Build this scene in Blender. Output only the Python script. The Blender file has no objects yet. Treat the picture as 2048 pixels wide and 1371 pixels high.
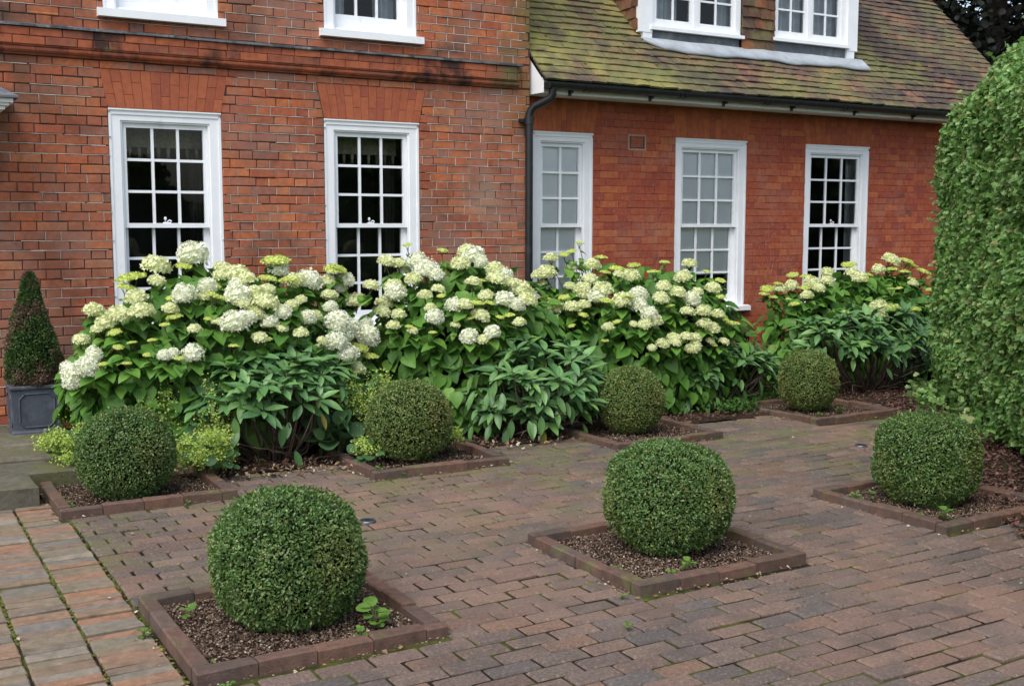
import bpy, math, random
import numpy as np
from math import radians as R, sin, cos, pi, tan

# ------------------------------------------------------------------ camera
SC = bpy.context.scene
COL = SC.collection
F_PX, CX, CY, PITCH, YAW, EYE = 2245.0, 1024.0, 685.5, R(5.97), R(30.2), 1.6
cd = bpy.data.cameras.new("camera")
cd.sensor_width = 36.0
cd.lens = F_PX / 2048 * 36
cd.clip_end = 500
cam = bpy.data.objects.new("camera", cd)
COL.objects.link(cam)
cam.location = (0, 0, EYE)
cam.rotation_euler = (pi / 2 - PITCH, 0, -YAW)
SC.camera = cam

# ------------------------------------------------------------------ sky, sun, exposure
SUN_EL, SUN_AZ = R(55), R(236)          # azimuth clockwise from +Y
w = bpy.data.worlds.new("World")
SC.world = w
w.use_nodes = True
nt = w.node_tree
bg = nt.nodes["Background"]
sky = nt.nodes.new("ShaderNodeTexSky")
sky.sky_type = 'NISHITA'
sky.sun_disc = False
sky.sun_elevation = SUN_EL
sky.sun_rotation = SUN_AZ
sky.air_density = 1.0
sky.dust_density = 3.0
hs = nt.nodes.new("ShaderNodeHueSaturation")
hs.inputs['Saturation'].default_value = 0.72
nt.links.new(sky.outputs[0], hs.inputs['Color'])
nt.links.new(hs.outputs[0], bg.inputs['Color'])
bg.inputs['Strength'].default_value = 0.15
sl = bpy.data.lights.new("sun", 'SUN')
sl.energy = 1.5
sl.angle = R(50)
sl.color = (1.0, 0.97, 0.93)
so = bpy.data.objects.new("sun", sl)
COL.objects.link(so)
so.rotation_euler = (pi / 2 - SUN_EL, 0, -SUN_AZ + pi)
SC.view_settings.view_transform = 'Standard'
SC.view_settings.look = 'None'
SC.view_settings.gamma = 1
SC.view_settings.exposure = 0.66

random.seed(7)
RNG = np.random.default_rng(11)


# ------------------------------------------------------------------ picture <-> place
def ray(px, py):
    a, b = (px - CX) / F_PX, -(py - CY) / F_PX
    y = cos(PITCH) + b * sin(PITCH)
    z = -sin(PITCH) + b * cos(PITCH)
    return np.array([cos(YAW) * a + sin(YAW) * y, -sin(YAW) * a + cos(YAW) * y, z])


def at(px, py, Y):
    v = ray(px, py)
    return np.array([0, 0, EYE]) + v * (Y / v[1])


def on_ground(px, py, z=0.0):
    v = ray(px, py)
    return np.array([0, 0, EYE]) + v * ((z - EYE) / v[2])


def wob(P, f=1.0, seed=0.0):
    """cheap smooth noise about -1..1"""
    x, y, z = P[..., 0] * f + seed, P[..., 1] * f - seed * 1.7, P[..., 2] * f + seed * .6
    return (np.sin(x * 1.7 + 1.3 * np.sin(y * 1.1 + z * .7)) + np.sin(y * 2.3 + 1.1 * np.sin(z * 1.9 + x * .8))
            + np.sin(z * 2.1 + 1.2 * np.sin(x * 1.3 - y * .9)) + .6 * np.sin(x * 4.1 + y * 3.3 + z * 3.7 + seed)) / 3.0


# ------------------------------------------------------------------ materials
def _ramp(n, cols, interp='LINEAR'):
    r = n.nodes.new("ShaderNodeValToRGB")
    r.color_ramp.interpolation = interp
    e = r.color_ramp.elements
    while len(e) < len(cols):
        e.new(0.5)
    for i, c in enumerate(cols):
        if len(c) == 2:
            e[i].position, c = c[0], c[1]
        else:
            e[i].position = i / max(1, len(cols) - 1)
        e[i].color = (*c, 1)
    return r


def _noise(n, scale, detail=4, rough=.6, vec=None, dist=0.0):
    t = n.nodes.new("ShaderNodeTexNoise")
    t.inputs['Scale'].default_value = scale
    t.inputs['Detail'].default_value = detail
    t.inputs['Roughness'].default_value = rough
    t.inputs['Distortion'].default_value = dist
    if vec is not None:
        n.links.new(vec, t.inputs['Vector'])
    return t


def _mix(n, a, b, f, mode='MIX'):
    m = n.nodes.new("ShaderNodeMix")
    m.data_type = 'RGBA'
    m.blend_type = mode
    for sock, v in ((m.inputs[0], f), (m.inputs[6], a), (m.inputs[7], b)):
        if hasattr(v, 'links'):
            n.links.new(v, sock)
        elif isinstance(v, tuple):
            sock.default_value = (*v, 1)
        else:
            sock.default_value = v
    return m.outputs[2]


def _step(n, v, lo, hi, out0=0.0, out1=1.0):
    m = n.nodes.new("ShaderNodeMapRange")
    n.links.new(v, m.inputs[0])
    m.inputs[1].default_value, m.inputs[2].default_value = lo, hi
    m.inputs[3].default_value, m.inputs[4].default_value = out0, out1
    return m.outputs[0]


def _math(n, op, a, b=0.0):
    m = n.nodes.new("ShaderNodeMath")
    m.operation = op
    for i, v in enumerate((a, b)):
        if hasattr(v, 'links'):
            n.links.new(v, m.inputs[i])
        else:
            m.inputs[i].default_value = v
    return m.outputs[0]


def mat(name, cols, var=0.25, vscale=12.0, rough=.8, spec=.3, stains=(), bump=0.0, bscale=60.0, transl=0.0,
        hue=None, gain=1.0, metal=0.0):
    """cols: ramp over 'random per island'. stains: (colour, noise scale, lo, hi, strength[, axis mask])"""
    m = bpy.data.materials.new(name)
    m.use_nodes = True
    n = m.node_tree
    p = n.nodes["Principled BSDF"]
    geo = n.nodes.new("ShaderNodeNewGeometry")
    tc = n.nodes.new("ShaderNodeTexCoord")
    vec = tc.outputs['Object']
    if len(cols) > 1:
        r = _ramp(n, cols)
        n.links.new(geo.outputs['Random Per Island'], r.inputs[0])
        c = r.outputs[0]
    else:
        rgb = n.nodes.new("ShaderNodeRGB")
        rgb.outputs[0].default_value = (*cols[0], 1)
        c = rgb.outputs[0]
    if var:
        t = _noise(n, vscale, 5, .65, vec)
        v = _step(n, t.outputs[0], .25, .75, 1 - var, 1 + var)
        hsn = n.nodes.new("ShaderNodeHueSaturation")
        n.links.new(v, hsn.inputs['Value'])
        n.links.new(c, hsn.inputs['Color'])
        c = hsn.outputs[0]
    for st in stains:
        t = _noise(n, st[1], 6, .62, vec, .3)
        f = _step(n, t.outputs[0], st[2], st[3], 0, st[4])
        if len(st) > 5:                       # (axis, lo, hi): fade in from lo to hi along an object axis
            for ax, lo, hi in st[5]:
                sep = n.nodes.new("ShaderNodeSeparateXYZ")
                n.links.new(vec, sep.inputs[0])
                g = _step(n, sep.outputs['XYZ'.index(ax)], lo, hi, 0, 1)
                f = _math(n, 'MULTIPLY', f, g)
        c = _mix(n, c, st[0], f)
    n.links.new(c, p.inputs['Base Color'])
    p.inputs['Roughness'].default_value = rough
    p.inputs['Specular IOR Level'].default_value = spec
    p.inputs['Metallic'].default_value = metal
    if bump:
        t = _noise(n, bscale, 6, .7, vec)
        b = n.nodes.new("ShaderNodeBump")
        b.inputs['Strength'].default_value = bump
        b.inputs['Distance'].default_value = .01
        n.links.new(t.outputs[0], b.inputs['Height'])
        n.links.new(b.outputs[0], p.inputs['Normal'])
    if transl:
        tr = n.nodes.new("ShaderNodeBsdfTranslucent")
        n.links.new(c, tr.inputs['Color'])
        ms = n.nodes.new("ShaderNodeMixShader")
        ms.inputs[0].default_value = transl
        n.links.new(p.outputs[0], ms.inputs[1])
        n.links.new(tr.outputs[0], ms.inputs[2])
        n.links.new(ms.outputs[0], n.nodes["Material Output"].inputs[0])
    return m


def glass_mat():
    m = bpy.data.materials.new("window_glass")
    m.use_nodes = True
    n = m.node_tree
    n.nodes.remove(n.nodes["Principled BSDF"])
    gl = n.nodes.new("ShaderNodeBsdfGlossy")
    gl.inputs['Roughness'].default_value = .015
    tr = n.nodes.new("ShaderNodeBsdfTransparent")
    tr.inputs[0].default_value = (.99, 1, 1, 1)
    fr = n.nodes.new("ShaderNodeFresnel")
    fr.inputs[0].default_value = 1.5
    t = _noise(n, 3.0, 2, .5)
    b = n.nodes.new("ShaderNodeBump")
    b.inputs['Strength'].default_value = .05
    b.inputs['Distance'].default_value = .02
    n.links.new(t.outputs[0], b.inputs['Height'])
    n.links.new(b.outputs[0], gl.inputs['Normal'])
    ms = n.nodes.new("ShaderNodeMixShader")
    n.links.new(fr.outputs[0], ms.inputs[0])
    n.links.new(tr.outputs[0], ms.inputs[1])
    n.links.new(gl.outputs[0], ms.inputs[2])
    n.links.new(ms.outputs[0], n.nodes["Material Output"].inputs[0])
    return m


M = {}
M['brick'] = mat("red_brick", [(.32, .09, .052), (.40, .118, .054), (.47, .148, .06), (.39, .108, .058), (.52, .185, .075), (.35, .10, .053), (.42, .125, .06), (.28, .128, .092)],
                 var=.3, vscale=22, rough=.92, spec=.15, bump=.5, bscale=90,
                 stains=(((.24, .16, .125), 2.6, .44, .68, .65), ((.30, .21, .16), 38, .60, .72, .45), ((.13, .055, .035), 30, .60, .72, .4), (( .12, .075, .055), 1.3, .56, .74, .6), ((.05, .035, .03), 2.6, .5, .7, .75, (('Z', 3.02, 3.1), ('Z', 3.35, 3.12))),
                         ((.085, .065, .045), 2.2, .38, .60, .8, (('X', 1.75, .9), ('Z', 1.3, 2.2))), ((.10, .055, .04), 1.9, .50, .66, .55), ((.30, .20, .17), 1.6, .5, .66, .4),
                         ((.13, .12, .05), 3.0, .35, .55, .8, (('X', 5.0, 5.3), ('Z', 2.35, 2.75))),
                         ((.34, .27, .20), 1.7, .45, .65, .5, (('X', 4.3, 4.9), ('Z', 2.6, 2.2))),
                         ((.28, .19, .15), 2.0, .42, .62, .6, (('X', 2.4, 1.2), ('Z', 1.5, .9)))))
M['mortar'] = mat("old_mortar", [(.085, .06, .05)], var=.45, vscale=30, rough=.95, spec=.1, bump=.4, bscale=120,
                  stains=(((.045, .035, .028), 5, .45, .6, .8),))
M['ribbon'] = mat("white_tuck_pointing", [(.52, .48, .43), (.40, .34, .29), (.62, .58, .53)], var=.3, vscale=25, rough=.9, spec=.1,
                  stains=(((.2, .16, .12), 6, .5, .7, .7),))
M['rubbed'] = mat("rubbed_brick", [(.33, .100, .056), (.40, .125, .062), (.36, .108, .055), (.31, .090, .056)], var=.2, vscale=20, rough=.9, spec=.15,
                  bump=.3, bscale=110, stains=(((.22, .06, .04), 3, .55, .7, .5),))
M['wing_brick'] = mat("wing_brick", [(.30, .073, .044), (.36, .089, .046), (.33, .079, .042), (.38, .100, .048), (.42, .126, .053), (.32, .075, .043), (.28, .068, .046)],
                      var=.28, vscale=20, rough=.92, spec=.15, bump=.4, bscale=90,
                      stains=(((.25, .115, .085), 1.1, .5, .72, .4), ((.42, .34, .31), 30, .58, .72, .45, (('Z', 2.7, 1.4),)), ((.36, .20, .145), 2.4, .50, .66, .35),
                              ((.12, .07, .05), 2.2, .35, .6, .6, (('Z', 2.66, 2.85),)),  # darker towards the top, just below the fascia
                              ((.16, .13, .06), 5, .5, .62, .6, (('Z', .95, .6),))))
M['wing_mortar'] = mat("wing_mortar", [(.2, .07, .045)], var=.4, vscale=40, rough=.95, spec=.1,
                       stains=(((.4, .3, .25), 14, .58, .68, .7),))
M['wing_arch'] = mat("wing_arch_brick", [(.31, .088, .048), (.37, .105, .05), (.40, .12, .052), (.29, .08, .046)], var=.22, vscale=18, rough=.9, spec=.15,
                     bump=.3, stains=(((.45, .36, .32), 40, .64, .74, .6), ((.12, .07, .05), 2.5, .4, .62, .5, (('Z', 2.68, 2.86),))))  # last tint darkens the arches towards their tops
M['white'] = mat("white_paint", [(.83, .86, .885)], var=.05, vscale=6, rough=.42, spec=.4, bump=.04, bscale=40,
                 stains=(((.5, .5, .46), 7, .62, .8, .5),))
M['glass'] = glass_mat()
M['dark_room'] = mat("dark_room", [(.06, .062, .06)], var=.4, vscale=2, rough=.9, spec=.1)
M['blind'] = mat("pale_blind", [(.92, .95, .945)], var=.04, vscale=3, rough=.8, spec=.1)
M['curtain'] = mat("pale_curtain", [(.74, .80, .84)], var=.15, vscale=8, rough=.9, spec=.1, transl=.25)
M['valance'] = mat("olive_valance", [(.10, .10, .06), (.2, .2, .13), (.3, .3, .22)], var=.4, vscale=40, rough=.9, spec=.1)
M['lead'] = mat("lead_sheet", [(.13, .145, .165)], var=.3, vscale=9, rough=.6, spec=.4, bump=.2, bscale=25,
                stains=(((.33, .35, .36), 5, .5, .7, .5), ((.06, .065, .07), 8, .52, .66, .5)))
M['pale_lead'] = mat("pale_lead", [(.36, .40, .43)], var=.22, vscale=7, rough=.6, spec=.4, bump=.2, bscale=20,
                     stains=(((.2, .23, .26), 6, .5, .7, .5),))
M['lichen_lead'] = mat("lichened_lead", [(.10, .11, .12)], var=.4, vscale=14, rough=.8, spec=.2, bump=.4, bscale=40,
                       stains=(((.03, .033, .035), 9, .48, .58, .8), ((.28, .29, .27), 16, .58, .68, .7), ((.22, .21, .08), 7, .6, .7, .6)))
M['string'] = mat("string_brick", [(.32, .095, .052), (.38, .115, .055), (.27, .085, .052), (.22, .085, .055)], var=.3, vscale=14, rough=.9, spec=.15, bump=.4,
                  stains=(((.035, .028, .026), 2.4, .53, .64, .9), ((.2, .19, .09), 9, .6, .7, .5),
                          ((.15, .14, .06), 3.0, .35, .55, .85, (('X', 4.9, 5.2),))))
M['black_iron'] = mat("black_paint", [(.012, .014, .016)], var=.3, vscale=10, rough=.38, spec=.5,
                      stains=(((.035, .042, .05), 6, .55, .75, .6),))
M['tile'] = mat("clay_tile", [(.095, .066, .05), (.145, .09, .065), (.07, .056, .056), (.17, .105, .07), (.11, .082, .064), (.22, .12, .075), (.085, .064, .058), (.14, .11, .078)],
                var=.38, vscale=24, rough=.9, spec=.15, bump=.7, bscale=70,
                stains=(((.27, .265, .08), 1.3, .42, .58, .85, (('X', 8.0, 6.2),)), ((.26, .25, .08), 1.1, .44, .60, .75, (('Z', 3.8, 3.2),)),
                        ((.13, .135, .065), 2.2, .46, .64, .75),
                        ((.055, .047, .05), .9, .52, .62, .75), ((.13, .16, .03), 5, .62, .70, .85), ((.5, .5, .45), 30, .68, .75, .8)))
M['hung_tile'] = mat("hung_tile", [(.11, .06, .04), (.16, .08, .05), (.09, .06, .045), (.24, .10, .05), (.13, .085, .06), (.10, .07, .05)],
                     var=.3, vscale=20, rough=.9, spec=.15, bump=.5, stains=(((.17, .17, .07), 4, .5, .66, .8), ((.05, .045, .04), 3, .52, .68, .6)))
M['underlay'] = mat("roof_underlay", [(.02, .018, .016)], var=.2, rough=.95, spec=.05)
M['paver'] = mat("paving_brick", [(.120, .085, .070), (.155, .108, .088), (.095, .086, .080), (.178, .122, .096), (.105, .098, .092), (.145, .090, .068), (.195, .140, .110), (.10, .084, .075), (.16, .115, .096), (.185, .115, .082)],
                 var=.5, vscale=75, rough=.82, spec=.3, bump=.6, bscale=130,
                 stains=(((.25, .155, .115), .55, .48, .64, .55), ((.075, .066, .06), 3.5, .5, .68, .6), ((.13, .14, .055), 2.6, .48, .62, .65, (('Y', 4.3, 6.0),)), ((.36, .30, .25), 75, .60, .72, .5), ((.05, .042, .038), 48, .60, .72, .6)))
M['joint'] = mat("paving_joint", [(.026, .020, .014)], var=.5, vscale=40, rough=.95, spec=.05, bump=.5, bscale=200,
                 stains=(((.085, .105, .022), 1.9, .47, .58, .8), ((.02, .016, .012), 8, .5, .62, .6)))
M['path'] = mat("path_brick", [(.17, .14, .11), (.215, .14, .095), (.19, .165, .125), (.16, .15, .135), (.29, .145, .085), (.20, .165, .12), (.22, .15, .10), (.17, .155, .14), (.26, .215, .165)],
                var=.4, vscale=18, rough=.8, spec=.25, bump=.6, bscale=110,
                stains=(((.16, .155, .085), 1.6, .48, .62, .4), ((.10, .09, .075), 9, .54, .68, .5), ((.34, .30, .25), 22, .62, .72, .5)))
M['border'] = mat("border_brick", [(.11, .068, .052), (.15, .085, .062), (.095, .066, .058), (.18, .10, .07), (.105, .08, .07)], var=.35, vscale=22, rough=.82,
                  spec=.25, bump=.6, bscale=110, stains=(((.07, .065, .05), 2.6, .5, .66, .6), ((.13, .14, .05), 5, .56, .66, .6)))
M['soil'] = mat("dark_soil", [(.035, .023, .016)], var=.5, vscale=25, rough=.95, spec=.1, bump=1.0, bscale=80,
                stains=(((.08, .05, .035), 5, .5, .66, .7), ((.07, .085, .025), 1.2, .56, .66, .6)))
M['chips'] = mat("gravel_chips", [(.10, .062, .045), (.17, .115, .08), (.055, .038, .03), (.29, .215, .15), (.13, .075, .055), (.065, .048, .04), (.42, .36, .28)],
                 var=.3, vscale=50, rough=.9, spec=.2)
M['mulch'] = mat("bark_mulch", [(.085, .045, .035), (.14, .075, .056), (.055, .032, .026), (.20, .12, .09), (.10, .052, .04)], var=.3, vscale=40, rough=.9, spec=.2)
M['stone'] = mat("york_stone", [(.10, .092, .07), (.16, .145, .11), (.085, .085, .065), (.19, .17, .13)], var=.4, vscale=14, rough=.85, spec=.25, bump=.8, bscale=50,
                 stains=(((.10, .105, .04), 2.2, .42, .58, .9), ((.06, .055, .045), 3, .52, .68, .6), ((.3, .28, .24), 20, .64, .74, .4)))
M['box_leaf'] = mat("box_leaf", [(0, (.05, .115, .030)), (.2, (.075, .155, .036)), (.4, (.105, .20, .045)), (.55, (.065, .14, .036)), (.75, (.135, .235, .056)), (.9, (.09, .175, .042)), (.96, (.22, .30, .085)), (1, (.36, .30, .13))],
                    var=.25, vscale=6, rough=.42, spec=.5, transl=.18, stains=(((.20, .215, .065), 2.4, .49, .66, .55), ((.27, .15, .065), 5.0, .655, .72, .75)))
M['box_leaf_brown'] = mat("box_leaf_scorched", [(0, (.075, .135, .035)), (.2, (.115, .19, .044)), (.4, (.155, .235, .054)), (.55, (.11, .175, .044)), (.75, (.19, .27, .068)), (.9, (.13, .20, .05)), (.96, (.28, .31, .10)), (1, (.40, .31, .15))],
                          var=.25, vscale=6, rough=.45, spec=.4, transl=.18,
                          stains=(((.15, .14, .04), 2.6, .48, .64, .55), ((.36, .21, .09), 4.4, .60, .69, .8)))
M['core'] = mat("painted_inner_shade", [(.012, .016, .008)], var=.5, vscale=30, rough=1, spec=0)  # near-black colour stands for the shade deep inside the foliage
M['hyd_leaf'] = mat("hydrangea_leaf", [(.05, .145, .022), (.075, .20, .028), (.11, .26, .036), (.065, .175, .03), (.14, .31, .045), (.085, .21, .034), (.18, .35, .055)],
                    var=.22, vscale=25, rough=.5, spec=.35, transl=.28)
M['stem'] = mat("green_stem", [(.10, .14, .05), (.12, .10, .05)], var=.2, rough=.7, spec=.2)
M['twig'] = mat("brown_twig", [(.11, .075, .055), (.07, .05, .04), (.16, .12, .10)], var=.3, rough=.85, spec=.15)
M['petal_w'] = mat("white_petal", [(.80, .83, .69), (.86, .87, .77), (.73, .78, .57), (.83, .85, .72), (.65, .72, .48)], var=.06, vscale=8, rough=.7, spec=.15, transl=.25)
M['petal_c'] = mat("cream_petal", [(.74, .77, .46), (.80, .82, .56), (.64, .70, .35), (.76, .79, .51), (.56, .64, .26)], var=.08, vscale=8, rough=.7, spec=.15, transl=.25)
M['petal_l'] = mat("lime_petal", [(0.529, 0.632, 0.138), (0.644, 0.713, 0.207), (0.437, 0.564, 0.103), (0.713, 0.759, 0.299), (0.506, 0.621, 0.138)], var=.1, vscale=8, rough=.7, spec=.15, transl=.25)
M['vib_leaf'] = mat("viburnum_leaf", [(.064, .155, .054), (.088, .21, .066), (.125, .27, .084), (.076, .18, .059), (.17, .33, .105), (.10, .225, .072), (.17, .33, .075)],
                    var=.2, vscale=20, rough=.42, spec=.5, transl=.14)
M['vib_old'] = mat("yellowed_leaf", [(.30, .27, .05), (.22, .25, .05), (.36, .24, .06)], var=.2, rough=.5, spec=.3, transl=.2)
M['hedge_leaf'] = mat("hedge_leaf", [(.10, .23, .06), (.15, .31, .075), (.19, .37, .09), (.13, .27, .068), (.25, .42, .115), (.16, .33, .085), (.31, .48, .15), (.33, .33, .13)],
                      var=.22, vscale=3, rough=.4, spec=.5, transl=.32, stains=(((.09, .15, .03), 1.3, .5, .66, .5), ((.15, .10, .05), 6, .66, .74, .6)))
M['yew_leaf'] = mat("clipped_conifer_leaf", [(0.035, 0.075, 0.020), (0.050, 0.106, 0.025), (0.069, 0.138, 0.033), (0.044, 0.088, 0.025), (0.088, 0.150, 0.037)],
                    var=.25, vscale=8, rough=.5, spec=.3, transl=.12,
                    stains=(((.17, .105, .075), 4.2, .50, .58, .9), ((.20, .13, .095), 3, .4, .55, .9, (('Z', .22, .08),))))
M['alch_flower'] = mat("lime_froth", [(.38, .52, .10), (.46, .60, .14), (.30, .44, .08), (.54, .64, .20)], var=.15, vscale=10, rough=.7, spec=.15, transl=.25)
M['alch_leaf'] = mat("scalloped_leaf", [(.05, .12, .045), (.07, .16, .06), (.04, .095, .04), (.09, .19, .06)], var=.2, vscale=12, rough=.55, spec=.3, transl=.2)
M['lime_leaf'] = mat("lime_green_leaf", [(.09, .20, .03), (.13, .25, .04), (.07, .16, .03)], var=.2, vscale=12, rough=.55, spec=.3, transl=.25)
M['moss'] = mat("moss", [(.075, .095, .018), (.10, .12, .024), (.06, .07, .018), (.12, .15, .035)], var=.3, vscale=20, rough=.95, spec=.05)
M['cover'] = mat("creeping_green", [(.05, .13, .025), (.08, .18, .035), (.04, .10, .02), (.11, .21, .05)], var=.25, vscale=10, rough=.6, spec=.2, transl=.2)
M['planter_lead'] = mat("planter_lead", [(.062, .074, .098)], var=.35, vscale=12, rough=.6, spec=.4, bump=.2, bscale=30,
                        stains=(((.16, .18, .21), 7, .5, .7, .6), ((.03, .035, .045), 9, .55, .7, .6)))
M['buff_mortar'] = mat("buff_mortar", [(.36, .22, .16)], var=.35, vscale=40, rough=.95, spec=.1)
M['trace'] = mat("creeper_trace", [(.36, .16, .125), (.42, .24, .20), (.32, .12, .09)], var=.4, vscale=20, rough=.95, spec=.05)
M['litter'] = mat("fallen_bits", [(.30, .22, .14), (.20, .13, .08), (.50, .43, .33), (.14, .09, .055), (.34, .22, .08)], var=.25, rough=.85, spec=.2)
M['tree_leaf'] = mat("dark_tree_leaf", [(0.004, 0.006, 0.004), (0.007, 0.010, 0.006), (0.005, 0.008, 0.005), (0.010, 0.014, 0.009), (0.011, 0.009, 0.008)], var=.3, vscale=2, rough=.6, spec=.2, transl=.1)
M['bark'] = mat("dark_bark", [(.03, .025, .02)], var=.4, vscale=10, rough=.95, spec=.05, bump=.6, bscale=15)
M['ground'] = mat("earth_and_grass", [(.05, .07, .025)], var=.4, vscale=1, rough=.95, spec=.05, stains=(((.06, .045, .03), .8, .5, .65, .8),))
M['grey_plastic'] = mat("grey_plastic", [(.42, .43, .48)], var=.1, rough=.5, spec=.4)
M['orange'] = mat("orange_plastic", [(.62, .17, .06)], var=.1, rough=.5, spec=.4)
M['lens'] = mat("dark_lens", [(.008, .009, .012)], var=.1, rough=.12, spec=.6)
M['steel'] = mat("brushed_steel", [(.13, .14, .17)], var=.15, rough=.35, spec=.5, metal=.6)
M['lamp_cloth'] = mat("lampshade_cloth", [(.55, .52, .46)], var=.1, rough=.9, spec=.1)


# ------------------------------------------------------------------ mesh building
class G:
    def __init__(s):
        s.V, s.F, s.n = [], [], 0

    def add(s, V, F, m=0, smooth=False):
        V = np.asarray(V, float).reshape(-1, 3)
        for f in (F if isinstance(F, list) else [F]):
            f = np.asarray(f, int)
            if f.size:
                s.F.append((f + s.n, m, smooth))
        s.V.append(V)
        s.n += len(V)
        return s

    def box(s, x0, x1, y0, y1, z0, z1, m=0):
        V = [(x, y, z) for z in (z0, z1) for y in (y0, y1) for x in (x0, x1)]
        return s.add(V, np.array([[0, 2, 3, 1], [4, 5, 7, 6], [0, 1, 5, 4], [1, 3, 7, 5], [3, 2, 6, 7], [2, 0, 4, 6]]), m)

    def tube(s, pts, r, n=8, m=0, cap=True):
        pts = np.asarray(pts, float)
        r = np.broadcast_to(np.asarray(r, float), (len(pts),))
        t = np.gradient(pts, axis=0)
        t /= np.linalg.norm(t, axis=1)[:, None] + 1e-9
        ref = np.array([0, 0, 1.]) if abs(t[0, 2]) < .9 else np.array([0, 1., 0])
        a = np.cross(t, ref)
        a /= np.linalg.norm(a, axis=1)[:, None] + 1e-9
        b = np.cross(t, a)
        an = np.arange(n) * 2 * pi / n
        V = pts[:, None] + r[:, None, None] * (np.cos(an)[None, :, None] * a[:, None] + np.sin(an)[None, :, None] * b[:, None])
        k = len(pts)
        i, j = np.meshgrid(np.arange(k - 1), np.arange(n), indexing='ij')
        j2 = (j + 1) % n
        F = np.stack([i * n + j, (i + 1) * n + j, (i + 1) * n + j2, i * n + j2], -1).reshape(-1, 4)
        s.add(V, F, m, True)
        if cap:
            s.add(V[0], np.arange(n)[None], m)
            s.add(V[-1], np.arange(n)[::-1][None], m)
        return s

    def lathe(s, prof, c, n=24, m=0):
        prof = np.asarray(prof, float)
        an = np.arange(n) * 2 * pi / n
        V = np.stack([c[0] + prof[:, :1] * np.cos(an), c[1] + prof[:, :1] * np.sin(an), c[2] + np.repeat(prof[:, 1:], n, 1)], -1)
        k = len(prof)
        i, j = np.meshgrid(np.arange(k - 1), np.arange(n), indexing='ij')
        j2 = (j + 1) % n
        F = np.stack([i * n + j, i * n + j2, (i + 1) * n + j2, (i + 1) * n + j], -1).reshape(-1, 4)
        return s.add(V, F, m, True)

    def inst(s, T, P, A, sc=1.0, m=0, smooth=True):
        """T=(V,[F..]); P (n,3); A (n,3,3) rows = side, along, normal"""
        tv, tf = T
        P = np.asarray(P, float)
        n = len(P)
        if n == 0:
            return s
        sc = np.broadcast_to(np.asarray(sc, float), (n,))
        V = P[:, None] + sc[:, None, None] * np.einsum('vk,nkj->nvj', tv, A)
        off = (np.arange(n) * len(tv))[:, None, None]
        return s.add(V, [(f[None] + off).reshape(-1, f.shape[1]) for f in tf], m, smooth)

    def blocks(s, Q, w0, w1, bev, fmap, m=0, tilt=0.0):
        """Q (n,4,2) counter-clockwise outlines; front at w1, back at w0"""
        Q = np.asarray(Q, float)
        n = len(Q)
        if n == 0:
            return s
        a = np.roll(Q, 1, 1) - Q
        b = np.roll(Q, -1, 1) - Q
        u = a / (np.linalg.norm(a, axis=2, keepdims=True) + 1e-9) + b / (np.linalg.norm(b, axis=2, keepdims=True) + 1e-9)
        I = Q + bev * u
        w0 = np.broadcast_to(w0, (n,))[:, None] * np.ones((1, 4))
        w1 = np.broadcast_to(w1, (n,))[:, None] * np.ones((1, 4))
        tl = RNG.normal(0, 1, (n, 4)) * tilt
        V = np.stack([np.concatenate([Q[..., 0], Q[..., 0], I[..., 0]], 1), np.concatenate([Q[..., 1], Q[..., 1], I[..., 1]], 1),
                      np.concatenate([w0, w1 - bev + tl, w1 + tl], 1)], -1)
        V = fmap(V.reshape(-1, 3))
        T = np.array([[8, 9, 10, 11]] + [[4 + i, 4 + (i + 1) % 4, 8 + (i + 1) % 4, 8 + i] for i in range(4)]
                     + [[i, (i + 1) % 4, 4 + (i + 1) % 4, 4 + i] for i in range(4)])
        return s.add(V, (T[None] + (np.arange(n) * 12)[:, None, None]).reshape(-1, 4), m)

    def build(s, name, mats, parent=None, loc=None):
        me = bpy.data.meshes.new(name)
        V = np.concatenate(s.V)
        if loc is not None:
            V = V - np.asarray(loc, float)
        me.vertices.add(len(V))
        me.vertices.foreach_set("co", V.astype(np.float32).ravel())
        lt = np.concatenate([np.full(len(f), f.shape[1]) for f, _, _ in s.F])
        li = np.concatenate([f.ravel() for f, _, _ in s.F])
        mi = np.concatenate([np.full(len(f), m) for f, m, _ in s.F])
        sm = np.concatenate([np.full(len(f), k) for f, _, k in s.F])
        me.loops.add(len(li))
        me.polygons.add(len(lt))
        me.loops.foreach_set("vertex_index", li.astype(np.int32))
        me.polygons.foreach_set("loop_start", np.concatenate([[0], np.cumsum(lt)[:-1]]).astype(np.int32))
        me.polygons.foreach_set("material_index", mi.astype(np.int32))
        me.polygons.foreach_set("use_smooth", sm.astype(bool))
        me.update(calc_edges=True)
        me.validate()
        for x in (mats if isinstance(mats, (list, tuple)) else [mats]):
            me.materials.append(M[x])
        return link(name, me, parent, loc)


def link(name, data, parent=None, loc=None):
    o = bpy.data.objects.new(name, data)
    COL.objects.link(o)
    if loc is not None:
        o.location = loc
    if parent is not None:
        o.parent = parent
        if loc is not None:
            o.location = np.asarray(loc, float) - np.asarray(world(parent))
        else:
            o.location = -np.asarray(world(parent))
    return o


def world(o):
    p = np.array(o.location)
    while o.parent is not None:
        o = o.parent
        p = p + np.array(o.location)
    return p


def tag(o, label=None, cat=None, group=None, kind=None):
    for k, v in (('label', label), ('category', cat), ('group', group), ('kind', kind)):
        if v:
            o[k] = v
    return o


def thing(name, loc, label, cat, group=None):
    return tag(link(name, None, None, loc), label, cat, group)


def frames(D, N):
    """leaf axes from direction D and approximate normal N"""
    D = D / (np.linalg.norm(D, axis=1, keepdims=True) + 1e-9)
    S = np.cross(D, N)
    S /= np.linalg.norm(S, axis=1, keepdims=True) + 1e-9
    return np.stack([S, D, np.cross(S, D)], 1)


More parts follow.
